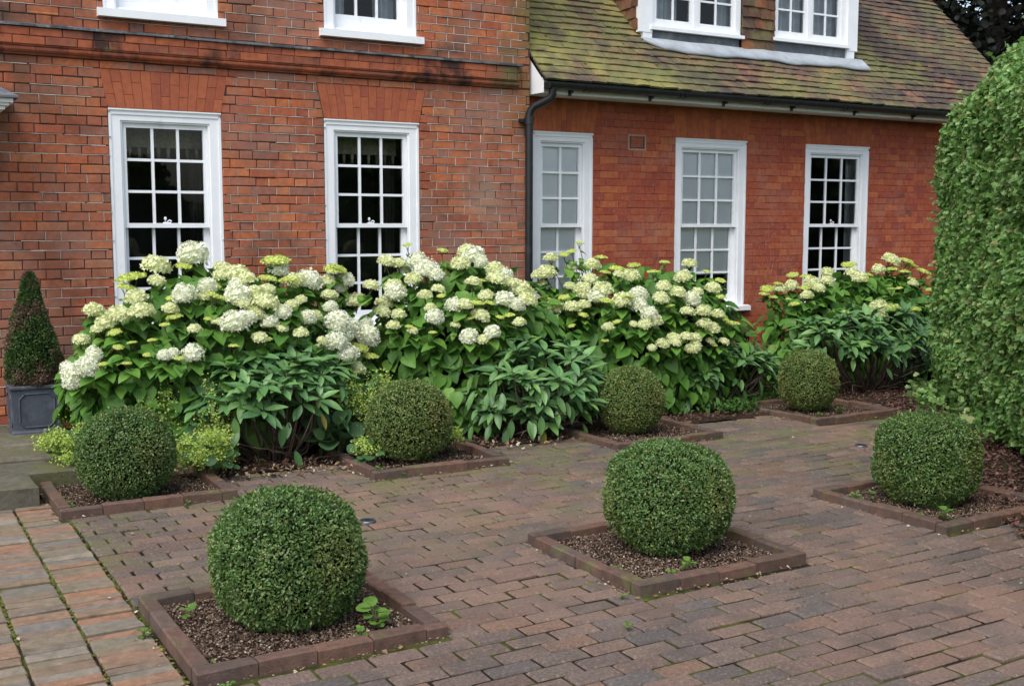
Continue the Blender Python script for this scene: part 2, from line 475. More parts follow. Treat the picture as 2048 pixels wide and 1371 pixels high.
def unit(v):
    return v / (np.linalg.norm(v, axis=-1, keepdims=True) + 1e-9)


def leaf_t(prof, fold=.15, droop=.15, cols=(-1, 0, 1), groove=0.0):
    """template leaf, length 1 along y; prof = half widths at even steps"""
    k = len(prof)
    V = []
    for i, h in enumerate(prof):
        t = i / (k - 1)
        for c in cols:
            g = -groove * (1 if abs(c) in (0, .5) else 0) * sin(pi * t)
            V.append((c * h, t, fold * abs(c) * h * 2 - droop * t * t + g))
    nc = len(cols)
    F = [[i * nc + j, i * nc + j + 1, (i + 1) * nc + j + 1, (i + 1) * nc + j] for i in range(k - 1) for j in range(nc - 1)]
    return np.array(V), [np.array(F)]


T_SMALL = leaf_t([.06, .30, .04], .2, .1)
T_HEART = leaf_t([.22, .40, .41, .33, .2, .015], .16, .22)
T_VIB = leaf_t([.02, .13, .185, .19, .16, .10, .01], .10, .2, (-1, -.75, -.5, -.25, 0, .25, .5, .75, 1), .018)
T_ROUND = leaf_t([.2, .46, .5, .42, .18], .12, .05)
T_HEDGE = (np.array([(0, 0, 0), (0, .5, -.02), (0, 1, -.12), (.2, .1, .05), (.48, .28, .1), (.3, .5, .06), (.36, .78, .06),
                     (-.2, .1, .05), (-.48, .28, .1), (-.3, .5, .06), (-.36, .78, .06)]),
           [np.array([[0, 3, 5, 1], [1, 5, 6, 2], [0, 1, 9, 7], [1, 2, 10, 9]]), np.array([[3, 4, 5], [7, 9, 8]])])
T_CHIP = (np.array([(-.5, -.3, 0), (.5, -.35, .1), (.45, .3, .0), (-.4, .36, .14)]), [np.array([[0, 1, 2, 3]])])


def fl_t():
    V = [(0, 0, 0)]
    for k in range(4):
        a = k * pi / 2
        V.append((cos(a), sin(a), .18))
        V.append((.42 * cos(a + pi / 4), .42 * sin(a + pi / 4), .02))
    return np.array(V), [np.array([[0, 2 * ((k - 1) % 4) + 2, 2 * k + 1, 2 * k + 2] for k in range(4)])]


T_FLORET = fl_t()


def rnd_dirs(n):
    return unit(RNG.normal(size=(n, 3)))


# ================================================================== GROUND
def g_plane(x0, x1, y0, y1, z, name, m, kind='structure'):
    g = G()
    g.add([(x0, y0, z), (x1, y0, z), (x1, y1, z), (x0, y1, z)], np.array([[0, 1, 2, 3]]))
    o = g.build(name, m)
    o['kind'] = kind
    return o


g_plane(-80, 80, -80, 80, -.06, "ground", 'ground')
BW, BD = .985, .95
BEDS = {'front': [(.945, 3.81), (2.86, 3.81), (4.83, 3.80)], 'back': [(.89, 6.44), (2.755, 6.46), (4.63, 6.46), (6.62, 6.50)]}
HOLES = [(x, x + BW, y, y + BD) for k in BEDS for x, y in BEDS[k]]
HP0, HU = np.array([8.42, 6.85]), unit(np.array([-1.85, -2.25]))
HN = np.array([HU[1], -HU[0]])          # points to the viewer's side
if HN @ (-HP0) < 0:
    HN = -HN
BED_Y = 7.06


def cut(a, b, v0, v1, holes, top=None):
    """what is left of [a,b] at rows v0..v1 once the holes are taken out -> list of (a,b)"""
    seg = [(a, b)]
    for h in holes:
        if h[2] < v1 - .01 and h[3] > v0 + .01:
            out = []
            for p, q in seg:
                if h[1] <= p or h[0] >= q:
                    out.append((p, q))
                else:
                    if h[0] - p > .015:
                        out.append((p, h[0]))
                    if q - h[1] > .015:
                        out.append((h[1], q))
            seg = out
    return seg


def ident(V):
    return V


# brick-on-edge paving, rows parallel to the house
Q = []
rowh, bl, jt = .1025, .213, .012
y, i = 1.0, 0
while y < BED_Y:
    x = .93 - (i % 2) * bl / 2 - RNG.uniform(0, .03)
    xmax = 11.0
    while x < xmax:
        L = bl + RNG.normal(0, .003)
        cx, cyy = x + L / 2, y + rowh / 2
        d = (np.array([cx, cyy]) - HP0) @ HN
        if d > .42 and cyy > .8:
            for p, q in cut(max(x, .932), x + L, y, y + rowh, HOLES):
                dy = RNG.normal(0, .0022)
                p, q = p + RNG.normal(0, .0015), q + RNG.normal(0, .0015)
                Q.append([(p + jt / 2, y + jt / 2 + dy), (q - jt / 2, y + jt / 2 + dy + RNG.normal(0, .001)),
                          (q - jt / 2, y + rowh - jt / 2 + dy), (p + jt / 2, y + rowh - jt / 2 + dy)])
        x += L
    y += rowh
    i += 1
Q = np.array(Q)
g = G()
zz = np.maximum(RNG.normal(.001, .0026, len(Q)) - .0025 * (RNG.uniform(size=len(Q)) < .06), -.002) + .0025 * wob(np.c_[Q[:, 0], np.zeros(len(Q))], 1.1)
g.blocks(Q, -.03, zz, .0085, ident, 0, .0018)
g.add([(.93, .6, -.0085), (11.2, .6, -.0085), (11.2, BED_Y, -.0085), (.93, BED_Y, -.0085)], np.array([[0, 1, 2, 3]]), 1)
g.build("brick_paving", ['paver', 'joint'])['kind'] = 'structure'

# stack-bonded path on the left
Q = []
for c in range(14):
    x1 = .928 - c * .236
    x0 = x1 - .236
    y = 1.5 + RNG.uniform(0, .06)
    while y < 6.82:
        hgt = RNG.choice([.066, .073, .08, .106], p=[.25, .25, .2, .3])
        for p, q in cut(x0, x1, y, y + hgt, HOLES):
            Q.append([(p + .007 + RNG.normal(0, .002), y + .0055), (q - .005 + RNG.normal(0, .002), y + .0055 + RNG.normal(0, .002)), (q - .005 + RNG.normal(0, .002), y + hgt - .0035), (p + .007, y + hgt - .0035 + RNG.normal(0, .002))])
        y += hgt
g = G()
g.blocks(np.array(Q), -.03, RNG.normal(0, .0035, len(Q)), .006, ident, 0, .002)
g.add([(-2.6, .6, -.014), (.929, .6, -.014), (.929, 6.83, -.014), (-2.6, 6.83, -.014)], np.array([[0, 1, 2, 3]]), 1)
g.build("brick_path", ['path', 'joint'])['kind'] = 'structure'

# stone terrace by the house door
g = G()
Q = []
ys = [6.80, 7.22, 7.62, 8.1, 8.55, 9.0]
for k in range(5):
    x = .84 if k == 0 else 1.17
    while x > -3:
        L = RNG.uniform(.42, .75)
        Q.append([(x - L + .010, ys[k] + .012), (x - .010, ys[k] + .012 + RNG.normal(0, .008)), (x - .010, ys[k + 1] - .012), (x - L + .010, ys[k + 1] - .012 + RNG.normal(0, .008))])
        x -= L
g.blocks(np.array(Q), -.02, .125 + RNG.normal(0, .009, len(Q)), .013, ident, 0, .005)
g.box(-3, .80, 6.85, 9.0, -.03, .105)
g.box(.79, 1.13, 7.27, 8.99, -.03, .104)
g.build("stone_terrace", ['stone'])['kind'] = 'structure'


# soil border along the house and mulch under the hedge
def bumpy(x0, x1, y0, y1, n, m, z, amp, keep=None):
    xs, yy = np.linspace(x0, x1, n), np.linspace(y0, y1, m)
    X, Y = np.meshgrid(xs, yy)
    Z = z + amp * wob(np.stack([X, Y, X * 0], -1), 5) + amp * .5 * wob(np.stack([X, Y, X * 0], -1), 17, 3)
    i, j = np.meshgrid(np.arange(m - 1), np.arange(n - 1), indexing='ij')
    F = np.stack([i * n + j, i * n + j + 1, (i + 1) * n + j + 1, (i + 1) * n + j], -1).reshape(-1, 4)
    V = np.stack([X, Y, Z], -1).reshape(-1, 3)
    if keep is not None:
        F = F[keep(V[F].mean(1))]
    return V, F


def chips(g, P, size, m, flat=.35):
    n = len(P)
    N = unit(np.array([0, 0, 1.]) + RNG.normal(0, flat, (n, 3)))
    D = RNG.normal(size=(n, 3))
    D[:, 2] *= .2
    g.inst(T_CHIP, P, frames(D, N), size, m, False)


def out_of_beds(V):
    ok = np.ones(len(V), bool)
    for h in HOLES:
        ok &= ~((V[:, 0] > h[0] + .03) & (V[:, 0] < h[1] - .03) & (V[:, 1] > h[2] + .03) & (V[:, 1] < h[3] - .03))
    return ok


g = G()
g.add(*bumpy(1.14, 13, BED_Y - .06, 9.1, 240, 60, .012, .014, out_of_beds))
P = np.c_[RNG.uniform(1.2, 9, 9000), RNG.uniform(BED_Y - .05, 8.3, 9000), RNG.uniform(.015, .04, 9000)]
P = P[out_of_beds(P)]
chips(g, P, RNG.uniform(.006, .028, len(P)), 1, .5)
g.build("soil_border", ['soil', 'mulch'])['kind'] = 'structure'


def hedge_side(V):
    d = (V[:, :2] - HP0) @ HN
    return d < .46


g = G()
g.add(*bumpy(3.6, 12, 1.6, 7.05, 160, 110, .004, .012, lambda V: hedge_side(V) & (V[:, 1] < BED_Y)))
t, d = RNG.uniform(-.5, 6.5, 15000), RNG.uniform(-.5, .5, 15000) - np.abs(RNG.normal(0, .02, 15000))
P = np.c_[HP0[0] + HU[0] * t + HN[0] * d, HP0[1] + HU[1] * t + HN[1] * d, RNG.uniform(.008, .034, 15000)]
chips(g, P, RNG.uniform(.007, .030, len(P)), 1, .5)
g.build("hedge_mulch", ['soil', 'mulch'])['kind'] = 'structure'


# ================================================================== HOUSE WALLS
def wall_map(Y):
    return lambda V: np.stack([V[:, 0], Y - V[:, 2], V[:, 1]], -1)


def wall_bricks(x0, x1, z0, z1, h, zref, jt, S, H, openings):
    """Flemish bond. openings: (xl_bottom,xr_bottom,xl_top,xr_top,z0,z1)"""
    Q = []
    k0 = int(math.floor((z0 - zref) / h))
    k1 = int(math.ceil((z1 - zref) / h))
    for k in range(k0, k1):
        a0, a1 = max(zref + k * h, z0), min(zref + (k + 1) * h, z1)
        if a1 - a0 < .012:
            continue
        x = x0 - (0 if k % 2 else (S + H) / 2) - .11
        j = 0
        while x < x1:
            L = (S if j % 2 == 0 else H) + RNG.normal(0, .002)
            p, q = max(x, x0), min(x + L, x1)
            x += L
            j += 1
            if q - p < .02:
                continue
            segs = [(p, q, p, q, a0, a1)]
            for o in openings:
                out = []
                for s in segs:
                    if o[4] >= s[5] - .008 or o[5] <= s[4] + .008:
                        out.append(s)
                        continue
                    if o[4] > s[4] + .02 or o[5] < s[5] - .02:      # partly above / below: keep a slip
                        c0, c1 = (s[4], o[4]) if o[4] > s[4] + .02 else (o[5], s[5])
                        out.append((*s[:4], c0, c1))
                    f0, f1 = (s[4] - o[4]) / (o[5] - o[4]), (s[5] - o[4]) / (o[5] - o[4])
                    l0, l1 = o[0] + (o[2] - o[0]) * f0, o[0] + (o[2] - o[0]) * f1
                    r0, r1 = o[1] + (o[3] - o[1]) * f0, o[1] + (o[3] - o[1]) * f1
                    if min(l0, l1) > s[0] + .012:
                        out.append((s[0], min(s[1], l0), s[0], min(s[1], l1), s[4], s[5]))
                    if max(r0, r1) < s[1] - .012:
                        out.append((max(s[0], r0), s[1], max(s[0], r1), s[1], s[4], s[5]))
                segs = [s for s in out if s[1] - s[0] > .012]
            for s in segs:
                g_ = jt / 2
                e = lambda: RNG.normal(0, .0018)
                Q.append([(s[0] + g_, s[4] + g_ + e()), (s[1] - g_, s[4] + g_ + e()), (s[3] - g_, s[5] - g_ + e()), (s[2] + g_, s[5] - g_ + e())])
    return np.array(Q)


def rects_minus(x0, x1, z0, z1, holes):
    xs = sorted({x0, x1, *[h[0] for h in holes], *[h[1] for h in holes]})
    zs = sorted({z0, z1, *[h[2] for h in holes], *[h[3] for h in holes]})
    R_ = []
    for a, b in zip(xs, xs[1:]):
        for c, d in zip(zs, zs[1:]):
            if a < x0 - 1e-6 or b > x1 + 1e-6 or c < z0 - 1e-6 or d > z1 + 1e-6:
                continue
            m, n_ = (a + b) / 2, (c + d) / 2
            if not any(h[0] < m < h[1] and h[2] < n_ < h[3] for h in holes):
                R_.append((a, b, c, d))
    return R_


def flat_wall(g, x0, x1, z0, z1, Y, holes, m, depth=.22):
    for a, b, c, d in rects_minus(x0, x1, z0, z1, holes):
        g.add([(a, Y, c), (b, Y, c), (b, Y, d), (a, Y, d)], np.array([[0, 1, 2, 3]]), m)
    for h in holes:                         # reveals
        a, b, c, d = h
        g.add([(a, Y, c), (a, Y + depth, c), (a, Y + depth, d), (a, Y, d)], np.array([[0, 1, 2, 3]]), m)
        g.add([(b, Y, c), (b, Y, d), (b, Y + depth, d), (b, Y + depth, c)], np.array([[0, 1, 2, 3]]), m)
        g.add([(a, Y, d), (a, Y + depth, d), (b, Y + depth, d), (b, Y, d)], np.array([[0, 1, 2, 3]]), m)


def voussoirs(g, o, Y, n, m, proud=.001):
    """gauged flat arch filling trapezium o"""
    Q = []
    for k in range(n):
        f0, f1 = k / n, (k + 1) / n
        b0, b1 = o[0] + (o[1] - o[0]) * f0, o[0] + (o[1] - o[0]) * f1
        t0, t1 = o[2] + (o[3] - o[2]) * f0, o[2] + (o[3] - o[2]) * f1
        s = (.36, .68)[k % 2]
        cuts = [0, s, 1] if RNG.uniform() < .8 else [0, 1]
        for c0, c1 in zip(cuts, cuts[1:]):
            L = lambda b, t, c: b + (t - b) * c
            zz0, zz1 = o[4] + (o[5] - o[4]) * c0, o[4] + (o[5] - o[4]) * c1
            e = .0012
            Q.append([(L(b0, t0, c0) + e, zz0 + e), (L(b1, t1, c0) - e, zz0 + e), (L(b1, t1, c1) - e, zz1 - e), (L(b0, t0, c1) + e, zz1 - e)])
    g.blocks(np.array(Q), -.03, proud + RNG.normal(0, .0006, len(Q)), .0012, wall_map(Y), m)


YL, YW = 9.0, 9.15
HC = .0715
WIN_L = [(1.70, 2.56, .76, 2.487), (3.425, 4.30, .76, 2.487)]
WIN_U = [(1.69, 2.56, 3.225, 5.0), (3.44, 4.285, 3.225, 5.0)]
WIN_W = [(5.556, 6.241, .76, 2.487), (7.253, 8.209, .76, 2.487), (9.054, 10.048, .76, 2.487)]
CORNER = 5.43

house = thing("brick_house", (0, 9, 0), "tall red brick house with white tuck pointing and a moulded string course", "house")
g = G()
arch_l = [(a, b, a - .055, b + .06, 2.487, 2.773) for a, b, c, d in WIN_L]
op = [(a, b, a, b, .70, d) for a, b, c, d in WIN_L] + arch_l + [(a, b, a, b, 3.155, d) for a, b, c, d in WIN_U]
Q = wall_bricks(-1.5, CORNER, -.0155, 2.835, HC, -.0155, .007, .218, .108, op)
Q2 = wall_bricks(-1.5, CORNER, 3.05, 5.3, HC, -.0155, .007, .218, .108, op)
Q3 = wall_bricks(5.29, CORNER, 2.835, 3.05, HC, -.0155, .007, .218, .108, op)
for q in (Q, Q2, Q3):
    g.blocks(q, -.02, RNG.normal(0, .0018, len(q)), .004, wall_map(YL), 0, .0006)
flat_wall(g, -1.5, CORNER, -.1, 5.3, YL + .007, [(a, b, .70, d) for a, b, c, d in WIN_L] + [(a, b, 3.155, d) for a, b, c, d in WIN_U], 1)
g.box(-1.5, CORNER - .01, 12.5, 12.6, -.1, 5.3, 0)
g.box(CORNER - .12, CORNER - .004, YL + .02, 12.5, -.1, 5.3, 0)
g.box(-1.5, -1.4, YL + .02, 12.5, -.1, 5.3, 0)
# white ribbons of the tuck pointing, broken where it has fallen away
rib = []


def in_open(x, z, ops):
    return any(o[4] - .004 < z < o[5] + .004 and min(o[0], o[2]) - .004 < x < max(o[1], o[3]) + .004 for o in ops)


for k in range(0, 75):
    z = -.0155 + k * HC
    if z < .1 or z > 5.2 or 2.83 < z < 3.06:
        continue
    x = -1.4
    while x < CORNER - .08:
        L = RNG.uniform(.2, 1.5)
        den = .74 if (x > 2.5 and z > 1.3) else (.5 if z < 1.9 else .36)
        if x < 1.65 and 1.1 < z < 2.6:
            den = .36
        if x > 4.3:
            den = .9
        if z < .95:
            den *= .8
        den *= 1 + .25 * math.sin(z * 7 + x * 1.3)
        if RNG.uniform() < den:
            xe = min(x + L, CORNER - .05)
            pieces = np.arange(x, xe, .11)
            for p in pieces:
                q = min(p + .11, xe)
                if not in_open(p + .02, z, op) and not in_open(q - .02, z, op) and q - p > .02:
                    rib.append((p, q, z - .0024 + RNG.normal(0, .0004), z + .0024))
        x += L
Qr = np.array([[(a, c), (b, c), (b, d), (a, d)] for a, b, c, d in rib])
g.blocks(Qr, -.01, .0022 + RNG.normal(0, .0004, len(Qr)), .0006, wall_map(YL), 2)
rib = []
for q in np.concatenate([Q, Q2]):
    x, z0, z1 = q[1, 0] + .0035, q[1, 1], q[2, 1]
    den = .5 if x > 2.5 else .2
    if x > 4.3:
        den = .7
    if z1 - z0 > .05 and RNG.uniform() < den and not in_open(x + .006, (z0 + z1) / 2, op) and x < CORNER - .06:
        rib.append((x - .0018, x + .0018, z0, z1))
Qr = np.array([[(a, c), (b, c), (b, d), (a, d)] for a, b, c, d in rib])
g.blocks(Qr, -.01, .0016, .0006, wall_map(YL), 2)
g.build("wall", ['brick', 'mortar', 'ribbon'], house)
for o in arch_l:
    g = G()
    voussoirs(g, o, YL, 13, 0)
    g.build("window_arch", ['rubbed'], house)
# string course: lead capping, two projecting brick courses, roll moulding
g = G()
x, Qs = -1.5, []
for z0, z1, off in ((2.905, 2.965, .0), (2.967, 3.025, .11)):
    x = -1.5 - off
    while x < 5.28:
        L = RNG.choice([.222, .11, .222])
        Qs.append([(x + .002, z0), (min(x + L, 5.285) - .002, z0), (min(x + L, 5.285) - .002, z1), (x + .002, z1)])
        x += L
Qs = np.array([q for q in Qs if q[1][0] - q[0][0] > .02])
g.blocks(Qs, -.01, .068 + RNG.normal(0, .002, len(Qs)), .004, wall_map(YL), 0, .001)
prof = [(0, 2.836), (.018, 2.838), (.022, 2.848), (.04, 2.855), (.052, 2.868), (.054, 2.88), (.046, 2.892), (.058, 2.896), (.060, 2.904), (0, 2.904)]
x = -1.5
while x < 5.27:
    L = min(.225, 5.285 - x)
    jx = RNG.normal(0, .0015)
    V = [(xx, YL - p[0] - jx, p[1]) for xx in (x + .001, x + L - .001) for p in prof]
    n = len(prof)
    F = [[i, i + n, i + 1 + n, i + 1] for i in range(n - 1)]
    g.add(V, [np.array(F), np.array([list(range(n))]), np.array([list(range(2 * n - 1, n - 1, -1))])], 0)
    x += L
g.build("string_course", ['string'], house)
g = G()
x = -1.5
while x < 5.2:
    L = RNG.uniform(.5, 1.1)
    xe = min(x + L, 5.30)
    dz = RNG.normal(0, .003)
    V = []
    for xx in (x, xe + .01):
        for p in ((.0, 3.062), (.03, 3.054), (.082, 3.046), (.086, 3.030), (.080, 3.026), (.0, 3.027)):
            V.append((xx, YL - p[0], p[1] + dz + RNG.normal(0, .0015)))
    F = [[i, i + 6, i + 7, i + 1] for i in range(5)]
    g.add(V, [np.array(F), np.array([[0, 1, 2, 3, 4, 5]]), np.array([[11, 10, 9, 8, 7, 6]])], 0)
    x += L
g.build("lead_capping", ['lichen_lead'], house)


# ================================================================== WINDOWS
def bars(g, x0, x1, z0, z1, y0, y1, cols, rows, stile, top, bot, bar, m=0):
    """a sash: stiles, rails and glazing bars; returns glass rectangle"""
    a, b, c, d = x0 + stile, x1 - stile, z0 + bot, z1 - top
    g.box(x0, a, y0, y1, z0, z1, m)
    g.box(b, x1, y0, y1, z0, z1, m)
    g.box(a, b, y0 + .001, y1 - .001, z0, c, m)
    g.box(a, b, y0 + .001, y1 - .001, d, z1, m)
    ys, ye = y0 + .006, y1 - .006
    for k in range(1, cols):
        x = a + (b - a) * k / cols
        g.box(x - bar / 2, x + bar / 2, ys, ye, c, d, m)
    for k in range(1, rows):
        z = c + (d - c) * k / rows
        xs = [a + (b - a) * j / cols for j in range(cols + 1)]
        for j in range(cols):
            g.box(xs[j] + (bar / 2 if j else 0), xs[j + 1] - (bar / 2 if j < cols - 1 else 0), ys + .0015, ye - .0015, z - bar / 2, z + bar / 2, m)
    return a, b, c, d


def pane(g, r, y):
    a, b, c, d = r
    g.add([(a, y, c), (b, y, c), (b, y, d), (a, y, d)], np.array([[0, 1, 2, 3]]), 0)


def room(parent, x0, x1, z0, z1, y, deep=1.6):
    g = G()
    V = [(x0 - .3, y, z0 - .3), (x1 + .3, y, z0 - .3), (x1 + .3, y, z1 + .3), (x0 - .3, y, z1 + .3),
         (x0 - .3, y + deep, z0 - .3), (x1 + .3, y + deep, z0 - .3), (x1 + .3, y + deep, z1 + .3), (x0 - .3, y + deep, z1 + .3),
         (x0, y, z0), (x1, y, z0), (x1, y, z1), (x0, y, z1)]
    g.add(V, np.array([[4, 5, 6, 7], [0, 1, 5, 4], [1, 2, 6, 5], [2, 3, 7, 6], [3, 0, 4, 7], [0, 8, 9, 1], [1, 9, 10, 2], [2, 10, 11, 3], [3, 11, 8, 0]]))
    return g.build("dark_interior", ['dark_room'], parent)


def cloth(g, x0, x1, z0, z1, y, amp, folds, m=0, n=60):
    xs = np.linspace(x0, x1, n)
    ph = RNG.uniform(0, 6)
    yy = y + amp * np.sin(np.linspace(0, folds * 2 * pi, n) + ph + .7 * np.sin(np.linspace(0, folds * 3.1, n)))
    V = np.concatenate([np.c_[xs, yy, np.full(n, z0)], np.c_[xs, yy + amp * .3, np.full(n, z1)]])
    i = np.arange(n - 1)
    g.add(V, np.stack([i, i + 1, n + i + 1, n + i], -1), m, True)


def window(parent, o, Y, cols, kind, upper=False):
    x0, x1, z0, z1 = o
    side = .088
    f = Y + .016
    g = G()
    # box frame: two jambs, head, mouldings and inner linings
    g.box(x0, x0 + side, f, f + .17, z0, z1)
    g.box(x1 - side, x1, f, f + .17, z0, z1)
    g.box(x0 + side, x1 - side, f, f + .17, z1 - side, z1)
    for a, b in ((x0, x0 + .02), (x1 - .02, x1)):
        g.box(a, b, f - .007, f, z0, z1 - .045)
    g.box(x0, x1, f - .012, f, z1 - .020, z1)
    g.box(x0 + .001, x1 - .001, f - .02, f - .012, z1 - .012, z1 - .002)
    g.box(x0 + .02, x1 - .02, f - .008, f, z1 - .045, z1 - .02)
    g.box(x0 + side, x0 + side + .014, f + .012, f + .03, z0, z1 - side)
    g.box(x1 - side - .014, x1 - side, f + .012, f + .03, z0, z1 - side)
    g.box(x0 + side + .014, x1 - side - .014, f + .012, f + .03, z1 - side - .014, z1 - side)
    g.box(x0 + side, x1 - side, f + .03, f + .17, z0, z0 + .02)
    win = g.build("window", ['white'], parent)
    a, b = x0 + side, x1 - side
    mid = 1.6 if not upper else z0 + .95
    g = G()
    r1 = bars(g, a, b, mid - .018, z1 - side, f + .034, f + .074, cols, 3, .047, .05, .036, .021)
    s1 = g.build("upper_sash", ['white'], win)
    g = G()
    r2 = bars(g, a + .002, b - .002, z0 + .021, mid + .018, f + .080, f + .12, cols, 3, .047, .036, .12 if upper else .085, .021)
    s2 = g.build("lower_sash", ['white'], win)
    g = G()
    pane(g, r1, f + .055)
    pane(g, r2, f + .101)
    g.build("panes", ['glass'], win)
    # sill
    g = G()
    e = .045
    V = []
    zs = (.70, z0) if not upper else (3.155, z0)
    V = [(x0 - e, f - .075, zs[0]), (x1 + e, f - .075, zs[0]), (x1 + e, f - .075, zs[1] - .012), (x0 - e, f - .075, zs[1] - .012),
         (x0 - e, f + .02, zs[1]), (x1 + e, f + .02, zs[1]), (x0 - e, f + .02, zs[0]), (x1 + e, f + .02, zs[0])]
    g.add(V, np.array([[0, 1, 2, 3], [3, 2, 5, 4], [0, 6, 7, 1], [0, 3, 4, 6], [1, 7, 5, 2]]))
    g.box(x0, x1, f + .02, f + .17, zs[0] + .004, z0 - .001)
    g.build("sill", ['white'], win)
    yb = f + .175
    room(win, x0, x1, z0, z1, yb, 1.5)
    g = G()
    if kind == 'valance':
        cloth(g, a, b, z1 - .27, z1 - .05, yb + .10, .012, 5)
        for k in range(9):
            x = a + .04 + (b - a - .08) * k / 8
            g.lathe([(.0, 0), (.013, -.012), (.017, -.035), (.010, -.06), (.014, -.085), (0, -.075)], (x, yb + .09, z1 - .265), 8)
        g.build("tasselled_valance", ['valance'], win)
        g = G()
        cloth(g, a + .02, a + .12, z0, z1 - .3, yb + .14, .02, 3)
        cloth(g, b - .10, b - .0, z0, z1 - .3, yb + .14, .02, 3)
        g.build("curtain", ['dark_room'], win)
    elif kind == 'blind':
        cloth(g, a, b, mid - .018, z1 - .03, f + .0765, .0006, 2)
        cloth(g, a, b, z0 + (.32 if x0 > 7 else .0), mid + .018, f + .1225, .0006, 2)
        g.build("blind", ['blind'], win)
    elif kind == 'curtain_right':
        cloth(g, b - .06, b + .22, z0, z1, yb + .02, .018, 4)
        g.build("curtain", ['curtain'], win)
    elif kind == 'nets':
        cloth(g, a, a + .18, z0, z1, yb + .05, .025, 4)
        cloth(g, b - .22, b, z0, z1, yb + .05, .025, 4)
        g.build("curtain", ['curtain'], win)
    elif kind == 'white_blind':
        g.box(a + .03, b - .03, f + .098, f + .1, z0 + .02, z1, 0)
        g.build("blind", ['white'], win)
    # sash fastener on the meeting rail
    if not upper and kind != 'blind':
        g = G()
        xm = (x0 + x1) / 2
        g.box(xm - .03, xm + .03, f + .05, f + .075, mid + .018, mid + .026)
        g.lathe([(0, 0), (.009, .004), (.006, .014), (.014, .026), (.010, .04), (0, .044)], (xm - .012, f + .062, mid + .026), 10)
        g.tube([(xm, f + .06, mid + .03), (xm + .02, f + .058, mid + .042), (xm + .035, f + .056, mid + .032)], .006, 6)
        g.build("sash_fastener", ['white'], win)
    return win


window(house, WIN_L[0], YL, 3, 'valance')
window(house, WIN_L[1], YL, 3, 'valance')
window(house, WIN_U[0], YL, 3, 'white_blind', True)
window(house, WIN_U[1], YL, 3, 'nets', True)

# ================================================================== WING
wing = thing("tiled_cottage_wing", (8, 9.15, 0), "low red brick wing with mossy clay tile roof and white dormer", "house")
XE, YE, ZE = 12.5, 8.80, 2.93
g = G()
arch_w = [(a, b, a - .05, b + .06, 2.487, 2.79) for a, b, c, d in WIN_W]
op = [(a, b, a, b, .70, d) for a, b, c, d in WIN_W] + arch_w + [(6.667, 6.862, 6.667, 6.862, 2.355, 2.485)]
X0W = CORNER + .004
Q = wall_bricks(X0W, 12.35, -.0155, 2.95, HC, -.0155, .004, .222, .110, op)
g.blocks(Q, -.02, RNG.normal(0, .0014, len(Q)), .0022, wall_map(YW), 0, .0005)
flat_wall(g, X0W, 12.35, -.1, 2.95, YW + .004, [(a, b, .70, d) for a, b, c, d in WIN_W], 1)
g.box(12.25, 12.345, YW + .02, 16.9, -.1, 2.9, 0)
g.add([(12.33, 8.9, 2.93), (12.33, 12.9, 6.9), (12.33, 16.9, 2.93)], np.array([[0, 2, 1]]), 0)
g.box(X0W, 12.3, 16.8, 16.9, -.1, 2.9, 0)
g.build("wall", ['wing_brick', 'wing_mortar'], wing)
for o in arch_w:
    g = G()
    o = (max(o[0], X0W), o[1], max(o[2], X0W), o[3], o[4], o[5])
    voussoirs(g, o, YW, 13, 0)
    g.build("window_arch", ['wing_arch'], wing)
g = G()
g.box(6.672, 6.857, YW - .001, YW + .03, 2.36, 2.48, 0)
g2 = G()
for a, b, c, d in rects_minus(6.69, 6.84, 2.372, 2.468, []):
    for k in range(8):
        g2.box(6.692 + k * .0185, 6.703 + k * .0185, YW - .006, YW - .001, 2.372, 2.468, 0)
    for k in range(6):
        g2.box(6.692, 6.828, YW - .0075, YW - .006, 2.372 + k * .0182, 2.383 + k * .0182, 0)
for bx in ((6.652, 6.672, 2.342, 2.498), (6.857, 6.877, 2.342, 2.498), (6.672, 6.857, 2.48, 2.498), (6.672, 6.857, 2.342, 2.36)):
    g.box(bx[0], bx[1], YW - .003, YW + .02, bx[2], bx[3], 1)
vent = g.build("air_brick", ['dark_room', 'buff_mortar'], wing)
g2.build("grille", ['wing_brick'], vent)
g = G()
for bx, bz, k_, top in ((6.98, 1.15, 7, 1.95), (7.08, 1.0, 5, 1.7), (8.42, .8, 6, 1.6), (8.62, .75, 7, 1.75), (8.85, .8, 6, 1.55), (10.3, .9, 4, 1.5)):
    for b_ in range(k_):
        p_ = np.array([bx + RNG.normal(0, .03), bz])
        a_ = RNG.normal(0, .35)
        pts_ = [p_]
        while p_[1] < top - abs(RNG.normal(0, .2)) and len(pts_) < 22:
            a_ = a_ * .85 + RNG.normal(0, .28)
            p_ = p_ + .05 * np.array([sin(a_), cos(a_)])
            if any(o_[0] - .05 < p_[0] < o_[1] + .05 for o_ in WIN_W):
                break
            pts_.append(p_)
            if RNG.uniform() < .3 and not any(o_[0] - .14 < p_[0] < o_[1] + .14 for o_ in WIN_W):
                sd_ = p_ + .06 * np.array([sin(a_ + RNG.choice([-1, 1])), cos(a_) * .6])
                g.tube([(q[0], YW - .0005, q[1]) for q in (p_, (p_ + sd_) / 2 + RNG.normal(0, .006, 2), sd_)], .001, 4, 0, False)
        if len(pts_) > 2:
            g.tube([(q[0], YW - .0005, q[1]) for q in pts_], .0013, 4, 0, False)
g.build("creeper_traces", ['trace'], wing)['kind'] = 'stuff'
window(wing, WIN_W[0], YW, 2, 'blind')
window(wing, WIN_W[1], YW, 3, 'blind')
window(wing, WIN_W[2], YW, 3, 'curtain_right')


